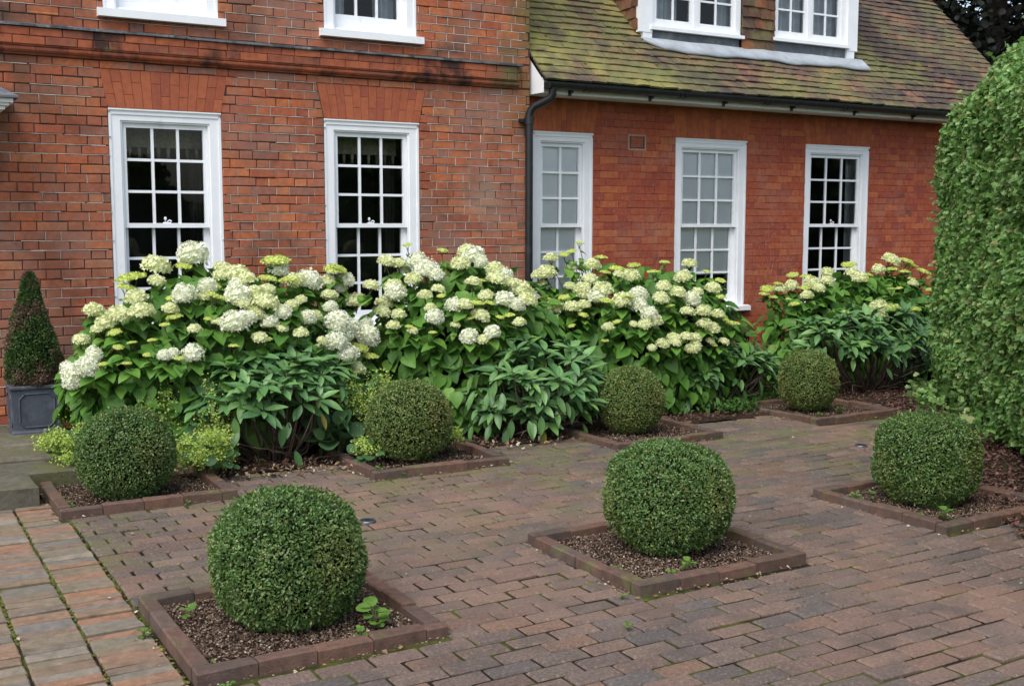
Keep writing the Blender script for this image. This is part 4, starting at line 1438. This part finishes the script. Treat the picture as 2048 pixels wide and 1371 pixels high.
for c, r, (p0, p1), lb in HYD:
    c, r = np.array(c), np.array(r)
    t = thing("hydrangea", (c[0], c[1], 0), lb, "shrub", "hydrangeas along the house wall")
    hl = [h for h in HEADS if p0 <= h[0] < p1]
    gs, LP, LD, LN = G(), [], [], []
    for hx, hy, hr, kind in hl:
        P, ok = hit(hx, hy, c, r * 1.03)
        P = P + ray(hx, hy) * RNG.uniform(-.17, -.06)
        P[1] = min(P[1], 8.80)
        dist = (P - np.array([0, 0, EYE])) @ ray(CX, CY)
        R_ = max(hr * dist / F_PX, .034) * 1.0
        o = bpy.data.objects.new("flower_head", random.choice(HEAD_ME[kind]))
        COL.objects.link(o)
        o.parent = t
        o.location = P - np.array(t.location)
        o.scale = (R_ * random.uniform(1.0, 1.12),) * 3
        out = unit((P - c) / r)
        o.rotation_euler = (R(12 + 20 * max(0, .5 - out[2])) * (1 if kind != 'l' else .6) + random.gauss(0, .13), random.gauss(0, .16) + .12 * out[0], random.uniform(0, 6.28))
        # rotation about z first would swing the tilt: keep tilt toward the viewer
        o.rotation_mode = 'ZYX'
        base = c * np.array([1, 1, 0]) + (P - c) * np.array([.35, .3, 0])
        mid = (P * .7 + base * .3) + np.array([0, .03, .05])
        gs.tube([P - np.array([0, 0, R_ * .5]), mid, base], [.0035, .004, .006], 5, 0, False)
        for k in range(5):
            f = RNG.uniform(.08, .42)
            q = P * (1 - f) + mid * f + np.array([0, 0, -.03])
            a = RNG.uniform(0, 2 * pi)
            dv = np.array([cos(a), sin(a) - .35, -.35])
            LP.append(q)
            LD.append(dv)
            LN.append(np.array([cos(a) * .3, sin(a) * .3 - .4, 1.0]))
    n = 1250
    d = unit(RNG.normal(size=(n * 3, 3)) * np.array([1, 1, 1]))
    d = d[(d[:, 1] < .45) & (d[:, 2] > -.62)][:n]
    n = len(d)
    sh = RNG.uniform(.70, 1.0, n) ** .8
    lump = 1 + .07 * wob(d * r * 3, 1.5, c[0])
    P = c + d * r * (sh * lump)[:, None]
    P[:, 1] = np.minimum(P[:, 1], 8.88)
    dn = unit(d / r)
    D = unit(dn * .55 + np.array([0, -.12, -.75]) + RNG.normal(0, .38, (n, 3)))
    N = unit(dn * .8 + np.array([0, -.1, .75]) + RNG.normal(0, .25, (n, 3)))
    g = G()
    g.inst(T_HEART, P, frames(D, N), RNG.uniform(.085, .155, n), 0)
    LP, LD, LN = np.array(LP), np.array(LD) + RNG.normal(0, .25, (len(LP), 3)), np.array(LN)
    LP[:, 1] = np.minimum(LP[:, 1], 8.88)
    g.inst(T_HEART, LP, frames(LD, LN), RNG.uniform(.06, .13, len(LP)), 0)
    # lower skirt of leaves down to the soil
    n = 320
    a = RNG.uniform(pi * .95, pi * 2.05, n)
    P = np.c_[c[0] + r[0] * .95 * np.cos(a), c[1] + r[1] * .92 * np.sin(a), RNG.uniform(.14, .5, n)] + RNG.normal(0, .05, (n, 3))
    dn = np.c_[np.cos(a), np.sin(a), a * 0]
    g.inst(T_HEART, P, frames(unit(dn * .4 + np.array([0, 0, -.8]) + RNG.normal(0, .3, (n, 3))), unit(dn + np.array([0, 0, .5]))), RNG.uniform(.08, .14, n), 0)
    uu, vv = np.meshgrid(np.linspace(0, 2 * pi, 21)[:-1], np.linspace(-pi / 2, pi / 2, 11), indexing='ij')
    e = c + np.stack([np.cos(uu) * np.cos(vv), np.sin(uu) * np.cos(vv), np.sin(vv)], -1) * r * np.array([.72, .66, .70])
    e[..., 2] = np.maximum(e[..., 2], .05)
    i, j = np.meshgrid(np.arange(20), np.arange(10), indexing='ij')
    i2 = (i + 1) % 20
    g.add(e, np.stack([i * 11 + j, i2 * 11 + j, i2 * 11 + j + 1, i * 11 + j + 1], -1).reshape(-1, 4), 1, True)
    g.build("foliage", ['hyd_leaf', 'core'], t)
    for k in range(26):
        b = c + np.array([RNG.uniform(-.6, .6) * r[0], RNG.uniform(-.5, .3) * r[1], 0])
        b[2] = 0
        e = c + np.array([(b[0] - c[0]) * 1.5, (b[1] - c[1]) * 1.3, RNG.uniform(.1, .4)])
        gs.tube([b, (b + e) / 2 + RNG.normal(0, .04, 3), e], [.007, .006, .004], 5, 0, False)
    gs.build("stems", ['stem'], t)

# ================================================================== VIBURNUMS
VIB = [
    ((2.43, 7.40, .47), (.60, .46, .33), 88, 1.0, "viburnum with long ribbed leaves, the left one, bare twigs and yellowed leaves below"),
    ((4.46, 7.36, .40), (.62, .48, .38), 92, 1.0, "middle viburnum with long ribbed leaves down to the ground"),
    ((6.52, 7.62, .33), (.72, .36, .25), 58, 1.0, "low spreading viburnum behind the olive box ball, by the grey pipe"),
    ((8.42, 7.62, .50), (.92, .40, .34), 85, 1.05, "viburnum with upright leaves at right, against the hedge"),
]
for vi, (c, r, ncl, sz, lb) in enumerate(VIB):
    c, r = np.array(c), np.array(r)
    t = thing("viburnum", (c[0], c[1], 0), lb, "shrub", "viburnum bushes in the border")
    g, gs = G(), G()
    d = unit(RNG.normal(size=(ncl * 6, 3)))
    d = d[(d[:, 2] > (-.25 if vi != 1 else -.7)) & (d[:, 1] < .6)][:ncl]
    for k, dd in enumerate(d):
        f = RNG.uniform(.72, 1.0)
        P = c + dd * r * f
        ax = unit(dd / r * .16 + np.array([0, -.12, .72]) + RNG.normal(0, .12, 3))
        b = c * np.array([1, 1, 0]) + np.array([dd[0] * r[0] * .25, dd[1] * r[1] * .25, 0])
        m_ = (b + P) / 2 + np.array([dd[0] * .06, dd[1] * .05, -.02]) + RNG.normal(0, .025, 3)
        gs.tube([b, b * .6 + m_ * .4 + RNG.normal(0, .02, 3), m_, m_ * .4 + P * .6 + RNG.normal(0, .012, 3), P], [.008, .007, .006, .004, .003], 5, 0, False)
        nl = RNG.integers(7, 11)
        a = np.arange(nl) * 2.4 + RNG.uniform(0, 6)
        e1 = unit(np.cross(ax, [0.3, 1, 0.1]))
        e2 = np.cross(ax, e1)
        rad = np.cos(a)[:, None] * e1 + np.sin(a)[:, None] * e2
        up = np.linspace(.85, -.12, nl)[RNG.permutation(nl)][:, None] * .9
        D = unit(rad + ax * up + RNG.normal(0, .12, (nl, 3)))
        N = unit(ax + rad * -.2 + np.array([0, -.1, .3]) + RNG.normal(0, .12, (nl, 3)))
        PP = P + D * .012 - ax * RNG.uniform(0, .05, nl)[:, None]
        g.inst(T_VIB, PP, frames(D, N), RNG.uniform(.10, .165, nl) * sz, 0)
    # drooping leaves lower down, a few of them yellow
    n = 34 if vi == 0 else (60 if vi == 1 else 26)
    d = unit(RNG.normal(size=(n, 3)) * np.array([1, 1, .4]))
    d[:, 1] = -np.abs(d[:, 1])
    P = c + d * r * np.array([.92, .92, 1]) + np.c_[np.zeros(n), np.zeros(n), RNG.uniform(-.22, 0, n)]
    P[:, 2] = np.maximum(P[:, 2], .10)
    D = unit(d * .5 + np.array([0, 0, -1.]) + RNG.normal(0, .25, (n, 3)))
    N = unit(d + np.array([0, -.2, .5]))
    A = frames(D, N)
    y_ = RNG.uniform(size=n) < (.14 if vi == 0 else .04)
    s_ = RNG.uniform(.10, .15, n)
    g.inst(T_VIB, P[~y_], A[~y_], s_[~y_], 0)
    g.inst(T_VIB, P[y_], A[y_], s_[y_], 1)
    g.build("foliage", ['vib_leaf', 'vib_old'], t)
    for k in range(26):
        b = np.array([c[0] + RNG.normal(0, .12), c[1] + RNG.normal(0, .08), 0.0])
        a = RNG.uniform(0, 2 * pi)
        e = b + np.array([cos(a) * r[0] * .8, sin(a) * r[1] * .9 - .05, RNG.uniform(.08, .35)])
        q = (b + e) / 2 + RNG.normal(0, .05, 3) * np.array([1, 1, .4]) + np.array([0, 0, .03])
        gs.tube([b, q, q * .4 + e * .6 + RNG.normal(0, .02, 3), e], [.008, .006, .0045, .003], 5, 0, False)
    gs.build("stems", ['twig'], t)

# ================================================================== LADY'S MANTLE AND OTHER LOW PLANTS
def froth(c, r, nfl, nleaf, label, sprays=14, flower='alch_flower', leaf='alch_leaf', cat="plant", name="ladys_mantle", fs=(.006, .011), lf=(.05, .09)):
    c, r = np.array(c, float), np.array(r, float)
    t = thing(name, (c[0], c[1], 0), label, cat, "low plants at the border's edge")
    g = G()
    # sprays: small clouds of tiny stars
    S = unit(RNG.normal(size=(sprays * 5, 3)))
    S = S[S[:, 2] > -.35][:int(sprays * 1.6)]
    ctr = c + S * r * RNG.uniform(.35, 1.12, (len(S), 1))
    k = RNG.integers(0, len(S), nfl)
    P = ctr[k] + np.clip(RNG.standard_t(5, (nfl, 3)), -2.3, 2.3) * .33 * r * np.array([.5, .5, .42])
    P[:, 2] = np.maximum(P[:, 2], .03)
    g.inst(T_FLORET, P, frames(RNG.normal(size=(nfl, 3)), unit(RNG.normal(size=(nfl, 3)) + np.array([0, -.3, .9]))), RNG.uniform(*fs, nfl), 0, False)
    if nfl:
        g.build("flowers", [flower], t)['kind'] = 'stuff'
    g = G()
    d = unit(RNG.normal(size=(nleaf * 4, 3)))
    d = d[d[:, 2] > -.3][:nleaf]
    P = c + d * r * RNG.uniform(.35, .9, (len(d), 1)) - np.array([0, 0, .04])
    P[:, 2] = np.maximum(P[:, 2], .03)
    g.inst(T_ROUND, P, frames(unit(d + RNG.normal(0, .4, d.shape)), unit(d * .5 + np.array([0, -.3, .9]))), RNG.uniform(*lf, len(d)), 0)
    for q in ctr:
        b = np.array([c[0] + (q[0] - c[0]) * .3, c[1] + (q[1] - c[1]) * .3, 0])
        g.tube([b, (b + q) / 2 + np.array([0, 0, .02]), q], .0022, 4, 1, False)
    g.build("leaves", [leaf, 'stem'], t)
    return t


p = on_ground(135, 915)
froth((1.11, 7.46, .17), (.17, .16, .14), 5200, 26, "bright lime lady's mantle spilling onto the stone terrace", 18)
froth((1.86, 7.00, .16), (.17, .20, .19), 5600, 30, "lime lady's mantle between the left box ball and the left viburnum", 22)
froth((3.02, 7.22, .34), (.22, .16, .26), 3600, 34, "lady's mantle behind the brown tinged box ball", 22)
froth((2.88, 6.86, .12), (.11, .10, .11), 700, 26, "small lady's mantle at the left foot of the brown tinged box ball", 10)
froth((3.55, 6.93, .13), (.06, .10, .10), 700, 10, "lime sprig at the right foot of the brown tinged box ball", 6)
froth((2.74, 7.12, .18), (.14, .10, .16), 0, 30, "dark round leaved plant between left viburnum and brown tinged ball", 4, name="round_leaved_plant", lf=(.09, .14))
froth((1.42, 7.95, .30), (.26, .2, .28), 900, 330, "small leaved green bush between the lead planter and the hydrangea", 10, leaf='lime_leaf', name="small_leaved_bush", lf=(.025, .05))
froth((1.68, 7.42, .30), (.16, .14, .26), 1100, 110, "yellow green sprig plant under the leftmost hydrangea", 14, leaf='lime_leaf', lf=(.03, .06))
froth((1.95, 7.22, .30), (.12, .12, .26), 900, 30, "sparse lady's mantle against the left viburnum", 14)

# green creeping cover by the far bed
g = G()
n = 5200
P = np.c_[RNG.normal(6.75, .34, n), RNG.uniform(7.16, 8.1, n), RNG.uniform(.02, .10, n)]
P = P[out_of_beds(P)]
n = len(P)
g.inst(T_SMALL, P, frames(unit(RNG.normal(size=(n, 3)) + np.array([0, 0, .5])), unit(RNG.normal(0, .4, (n, 3)) + np.array([0, 0, 1.]))), RNG.uniform(.02, .045, n), 0)
tag(g.build("ground_cover", ['cover']), "bright green creeping cover behind the farthest bed", "ground cover", None, 'stuff')


def seedling(x, y, z, size, k, label):
    g = G()
    a = np.arange(k) * 2.4 + RNG.uniform(0, 6)
    D = unit(np.c_[np.cos(a), np.sin(a), RNG.uniform(-.1, .5, k)])
    h = RNG.uniform(.1, 1, k) * size * .9
    P = np.c_[x + np.cos(a) * size * .2, y + np.sin(a) * size * .2, z + h]
    g.inst(T_ROUND, P, frames(D, unit(np.array([0, -.2, 1.]) + RNG.normal(0, .2, (k, 3)))), RNG.uniform(.5, .95, k) * size * .75, 0)
    for q in P:
        g.tube([(x, y, z - .01), ((x + q[0]) / 2, (y + q[1]) / 2, z + (q[2] - z) * .6), tuple(q)], .0018, 4, 1, False)
    tag(g.build("seedling", ['lime_leaf', 'stem'], None, (x, y, z)), label, "weed", "weed seedlings in the beds and joints")


SEED = [(375, 1232, .05, 7, "weed seedling in the back left corner of the nearest bed"), (750, 1250, .085, 13, "largest weed clump, right of the nearest box ball"),
        (722, 1275, .05, 6, "weed seedling left of the largest clump in the nearest bed"), (288, 1262, .04, 7, "weed tuft on the path against the nearest bed's left side"),
        (455, 1368, .045, 5, "weed at the bottom edge by the nearest bed's corner"), (420, 1335, .03, 5, "tiny seedlings in the nearest bed's front corner"),
        (1375, 1140, .05, 9, "weed clump at the front of the middle front bed"), (1345, 1150, .04, 6, "low weed beside the clump in the middle front bed"),
        (1235, 1142, .03, 5, "small seedling on the left border of the middle front bed"), (1247, 1185, .035, 5, "weed on the outside of the middle front bed's near corner"),
        (1255, 1245, .03, 5, "lone weed in the open paving below the middle front bed"), (1890, 1037, .06, 9, "weed clump in the right bed below its box ball"),
        (1710, 1000, .05, 12, "leafy tuft in the left corner of the right bed"), (1740, 995, .04, 7, "low green tuft left of the right box ball"),
        (1838, 1030, .03, 5, "small weed left of the clump in the right bed"), (140, 1015, .04, 9, "row of small weeds in the bed by the stone step"),
        (390, 990, .04, 5, "seedling right of the smooth box ball by the step"), (810, 945, .03, 5, "pale seedling in front of the brown tinged ball"),
        (845, 950, .03, 4, "second pale seedling in front of the brown tinged ball"), (760, 945, .04, 9, "weed patch in the left corner of the brown tinged ball's bed"),
        (1680, 825, .05, 16, "green tuft right of the farthest box ball"), (1640, 832, .04, 9, "low tuft in front of the farthest box ball"),
        (375, 1000, .03, 5, "little weed on the brick border by the step")]
for sx, sy, ss, k, lb in SEED:
    q = on_ground(sx, sy, .03)
    inside = any(h[0] < q[0] < h[1] and h[2] < q[1] < h[3] for h in HOLES)
    seedling(q[0], q[1], .03 if inside else .0, ss, k, lb)

# moss in the joints, litter on the bricks
g = G()
n = 30000
P = np.c_[RNG.uniform(.8, 8.2, n), RNG.uniform(1.6, BED_Y, n), np.zeros(n)]
row = np.round((P[:, 1] - 1.0) / rowh)
P[:, 1] = 1.0 + row * rowh + RNG.normal(0, .005, n)
k = (wob(P, 1.3, 4.) + .5 * wob(P, 5.1, 1.) + RNG.normal(0, .35, n) + .30 * (P[:, 1] - 4.6)) > .55
k &= out_of_beds(P) & (((P[:, :2] - HP0) @ HN) > .45) & (P[:, 0] > .94)
P = P[k]
g.inst((ico * np.array([1, 1, .6]), [np.array([[0, 1 + i, 1 + (i + 1) % 6] for i in range(6)])]), P + np.array([0, 0, -.003]), np.repeat(np.eye(3)[None], len(P), 0), RNG.uniform(.003, .0105, len(P)), 0)
n = 5000
c_ = RNG.integers(0, 8, n)
P = np.c_[.928 - c_ * .236 + RNG.normal(0, .004, n), RNG.uniform(2.5, 6.8, n), np.full(n, -.003)]
P = P[(wob(P, 2.1, 1.) + RNG.normal(0, .4, len(P))) > .1]
P = P[out_of_beds(P)]
g.inst((ico * np.array([1, 1, .6]), [np.array([[0, 1 + i, 1 + (i + 1) % 6] for i in range(6)])]), P, np.repeat(np.eye(3)[None], len(P), 0), RNG.uniform(.003, .009, len(P)), 0)
tag(g.build("joint_moss", ['moss']), "moss growing in the paving joints", "moss", None, 'stuff')
g = G()
n = 4200
P = np.c_[RNG.uniform(-.5, 8.2, n), RNG.uniform(2.0, 7.1, n), np.full(n, .006)]
k = (wob(P, 1.7, 9.) + RNG.normal(0, .5, n)) > .45
k &= out_of_beds(P)
# more of it drifts against the brick borders
Q_ = []
for h in HOLES:
    for _ in range(70):
        e = RNG.uniform(-.05, BW + .05)
        Q_.append((h[0] + e, h[2] - abs(RNG.normal(0, .03)) - .01, .007))
        Q_.append((h[0] - abs(RNG.normal(0, .03)) - .01, h[2] + e * .95, .007))
P = np.concatenate([P[k], np.array(Q_)])
chips(g, P, np.clip(RNG.lognormal(-4.95, .55, len(P)), .003, .03), 0, .25)
P = np.c_[RNG.uniform(1.9, 2.8, 260), RNG.normal(7.0, .10, 260), RNG.uniform(.006, .03, 260)]
chips(g, P, RNG.lognormal(-4.1, .5, 260), 0, .5)
P = np.c_[RNG.uniform(3.75, 4.65, 160), RNG.normal(6.98, .08, 160), RNG.uniform(.006, .03, 160)]
chips(g, P, RNG.lognormal(-4.2, .45, 160), 0, .5)
tag(g.build("leaf_litter", ['litter']), "fallen leaves and petals scattered over the paving", "leaf litter", None, 'stuff')

# recessed paving lights
for (sx, sy), lb in (((735, 1043), "recessed paving light just right of the nearest box ball"), ((1722, 892), "recessed round paving light left of the dark right box ball")):
    q = on_ground(sx, sy)
    t = thing("recessed_light", (q[0], q[1], 0), lb, "ground light", "recessed lights in the paving")
    g = G()
    g.lathe([(.034, .003), (.036, .012), (.042, .013), (.046, .006), (.046, -.01)], (q[0], q[1], 0), 24)
    g.build("rim", ['steel'], t)
    g = G()
    g.lathe([(.0005, .008), (.018, .007), (.036, .0115)], (q[0], q[1], 0), 20)
    g.build("lens", ['lens'], t)

# grey pipe lying by the wall
a, b = at(1500, 735, 8.35), at(1552, 694, 8.6)
t = thing("grey_pipe", tuple((a + b) / 2), "grey plastic pipe with an orange cap leaning behind the low viburnum", "pipe")
g = G()
g.tube([a, b], .02, 12)
g.build("pipe", ['grey_plastic'], t)
a2 = at(1483, 712, 8.3)
g = G()
g.tube([a2 + np.array([-.03, 0, -.01]), a2 + np.array([.03, 0, .01])], [.03, .026], 10)
tag(g.build("orange_cap", ['orange'], None, tuple(a2)), "small orange plastic cap among the viburnum leaves", "cap")

# ================================================================== TALL HEDGE
hd = thing("clipped_hedge", (HP0[0], HP0[1], 0), "tall clipped leafy hedge with rounded top at the right", "hedge")
g = G()
LEN, HH, TH = 6.2, 2.95, 1.5
n = 66000
# unrolled section: face up, round shoulder, top
t = RNG.uniform(0, 1, n) ** 1.0 * LEN
sv = RNG.uniform(.06, HH - .45 + .71 + .6, n)
face_h, rad = HH - .45, .45
d, z, nn, nz = np.zeros(n), np.zeros(n), np.zeros(n), np.zeros(n)
k1 = sv < face_h
z[k1], nn[k1] = sv[k1], 1
k2 = (sv >= face_h) & (sv < face_h + rad * pi / 2)
al = (sv - face_h) / rad
d[k2], z[k2] = (-rad + rad * np.cos(al))[k2], (face_h + rad * np.sin(al))[k2]
nn[k2], nz[k2] = np.cos(al)[k2], np.sin(al)[k2]
k3 = sv >= face_h + rad * pi / 2
d[k3], z[k3], nz[k3] = (-rad - (sv - face_h - rad * pi / 2))[k3], HH, 1
# end face
ne = 17000
te, de, ze = np.zeros(ne), -RNG.uniform(0, TH, ne), RNG.uniform(.06, HH, ne)
ed = np.clip((ze - face_h) / rad, 0, 1)
de = np.minimum(de, -rad * (1 - np.sqrt(np.maximum(0, 1 - ed ** 2))))


def hedge_pts(t, d, z):
    return np.c_[HP0[0] + HU[0] * t + HN[0] * d, HP0[1] + HU[1] * t + HN[1] * d, z]


z = z - .42 * np.clip(1 - t / 1.5, 0, 1) ** 2 * np.clip(z / HH, 0, 1) ** 2
ze = ze * (HH - .42) / HH
P = np.concatenate([hedge_pts(t + .12 * np.clip((z - 1.6), 0, 1) ** 2 * (t < 1), d, z), hedge_pts(te + .12 * np.clip((ze - 1.6), 0, 1) ** 2, de, ze)])
Nn = np.concatenate([np.c_[HN[0] * nn, HN[1] * nn, nz], np.repeat(np.array([[-HU[0], -HU[1], 0]]), ne, 0)])
n = len(P)
P = P + Nn * (.05 * wob(P, 2.2, 3.) + .035 * wob(P, 6.1, 7.) - np.abs(RNG.normal(0, .05, n)) + .03)[:, None]
tuck = np.clip(.55 - P[:, 2], 0, .55) ** 2 * .5
P = P - Nn * tuck[:, None]
D = unit(Nn * .55 + RNG.normal(0, .55, (n, 3)) + np.array([0, 0, -.25]))
N = unit(Nn * .75 + np.array([0, 0, .45]) + RNG.normal(0, .42, (n, 3)))
g.inst(T_HEDGE, P, frames(D, N), RNG.uniform(.030, .062, n), 0, False)
ns_ = 420
i_ = RNG.integers(0, n, ns_)
for s_ in (.03, .065, .10):
    q_ = P[i_] + Nn[i_] * s_ + np.array([0, 0, s_ * .4])
    g.inst(T_HEDGE, q_, frames(unit(Nn[i_] + RNG.normal(0, .6, (ns_, 3))), unit(RNG.normal(0, .6, (ns_, 3)) + np.array([0, 0, 1.]))), RNG.uniform(.03, .055, ns_), 0, False)
# stray twigs of leaves at foot and top
for bx in ((0.1, .12), (.35, .1), (.9, .14), (1.5, .12), (2.2, .14)):
    q = hedge_pts(np.array([bx[0]]), np.array([.10]), np.array([bx[1]]))[0]
    pp = q + RNG.normal(0, .09, (60, 3)) * np.array([1, 1, .6])
    pp[:, 2] = np.maximum(pp[:, 2], .02)
    g.inst(T_HEDGE, pp, frames(RNG.normal(size=(60, 3)), unit(np.array([0, 0, 1.]) + RNG.normal(0, .4, (60, 3)))), RNG.uniform(.04, .075, 60), 0, False)
g.build("foliage", ['hedge_leaf'], hd)
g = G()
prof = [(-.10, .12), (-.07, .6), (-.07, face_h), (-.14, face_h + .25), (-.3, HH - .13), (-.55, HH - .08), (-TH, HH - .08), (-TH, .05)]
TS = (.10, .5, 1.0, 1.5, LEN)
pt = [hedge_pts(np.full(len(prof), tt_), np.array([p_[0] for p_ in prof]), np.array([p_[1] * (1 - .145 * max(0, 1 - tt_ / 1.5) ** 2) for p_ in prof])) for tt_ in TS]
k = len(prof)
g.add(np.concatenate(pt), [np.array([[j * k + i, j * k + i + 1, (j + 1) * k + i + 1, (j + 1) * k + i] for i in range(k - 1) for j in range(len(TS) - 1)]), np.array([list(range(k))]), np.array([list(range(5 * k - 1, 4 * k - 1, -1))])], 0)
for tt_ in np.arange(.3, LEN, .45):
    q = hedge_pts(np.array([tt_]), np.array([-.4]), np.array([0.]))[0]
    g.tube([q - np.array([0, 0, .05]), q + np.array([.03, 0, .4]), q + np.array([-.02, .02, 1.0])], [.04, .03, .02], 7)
g.build("dark_core_and_branches", ['core'], hd)  # mostly a solid hull, coloured near-black as the shade within the hedge


# ================================================================== TREES BEYOND
def tree(name, base, height, crown_r, crown_z, nleaf, label, seed, ls=(.06, .13), group=None):
    rg_ = np.random.default_rng(seed)
    base = np.array(base, float)
    t = thing(name, tuple(base), label, "tree", group)
    g = G()
    g.tube([base, base + np.array([.1, 0, height * .25]), base + np.array([-.1, .1, height * .55]), base + np.array([0, 0, height * .9])], [.38, .3, .2, .05], 10)
    cen = []
    for k in range(22):
        a, f = rg_.uniform(0, 2 * pi), rg_.uniform(.15, .85)
        s_ = base + np.array([0, 0, height * (.18 + .6 * f)])
        e = base + np.array([cos(a) * crown_r[0] * (1 - .5 * f) * .8, sin(a) * crown_r[0] * (1 - .5 * f) * .8, crown_z - crown_r[1] * .7 + f * 1.5 * crown_r[1]])
        g.tube([s_, (s_ + e) / 2 + np.array([0, 0, .25]), e], [.10, .07, .025], 6)
        cen.append(e)
    g.build("trunk", ['bark'], t)
    g = G()
    m_ = 120
    dd = unit(rg_.normal(size=(m_, 3))) * rg_.uniform(.35, 1, (m_, 1)) ** .6
    cl = base + np.array([0, 0, crown_z]) + dd * np.array([crown_r[0], crown_r[0], crown_r[1]])
    cl = np.concatenate([cl, np.array(cen)])
    k = rg_.integers(0, len(cl), nleaf)
    P = cl[k] + rg_.normal(0, .42, (nleaf, 3)) * np.array([1, 1, .7])
    P[:, 2] = np.maximum(P[:, 2], .3)
    g.inst(T_ROUND, P, frames(rg_.normal(size=(nleaf, 3)), unit(rg_.normal(0, .7, (nleaf, 3)) + np.array([0, 0, 1.]))), rg_.uniform(*ls, nleaf), 0)
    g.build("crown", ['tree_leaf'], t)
    return t


GT = "trees beyond the wing"
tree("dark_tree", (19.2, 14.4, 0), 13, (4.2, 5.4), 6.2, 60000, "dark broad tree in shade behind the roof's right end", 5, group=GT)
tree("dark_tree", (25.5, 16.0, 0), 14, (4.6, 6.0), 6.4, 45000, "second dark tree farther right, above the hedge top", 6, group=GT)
# hedge added behind the viewer so the window panes reflect dark greenery
g = G()
n = 26000
x = RNG.uniform(-2, 42, n)
hh_ = np.where(x < 9.5, 2.6, 4.5) + .6 * np.sin(x * 1.3) + .3 * np.sin(x * 3.1)
P = np.c_[x, -12 + RNG.uniform(-.6, .3, n), RNG.uniform(0, 1, n) * hh_]
g.inst(T_ROUND, P, frames(RNG.normal(size=(n, 3)), unit(RNG.normal(0, .5, (n, 3)) + np.array([0, 1, .4]))), RNG.uniform(.16, .34, n), 0)
xs = np.linspace(-2, 42, 90)
hs_ = np.where(xs < 9.5, 2.4, 4.2) + .6 * np.sin(xs * 1.3)
V = np.concatenate([np.c_[xs, np.full(90, -12.7), np.zeros(90)], np.c_[xs, np.full(90, -12.7), hs_], np.c_[xs, np.full(90, -13.7), hs_], np.c_[xs, np.full(90, -13.7), np.zeros(90)]])
i, j = np.meshgrid(np.arange(3), np.arange(89), indexing='ij')
g.add(V, np.stack([i * 90 + j, i * 90 + j + 1, (i + 1) * 90 + j + 1, (i + 1) * 90 + j], -1).reshape(-1, 4), 1)
tag(g.build("reflection_hedge", ['box_leaf', 'core']), "unseen hedge added behind the viewer to darken the window reflections", "hedge")
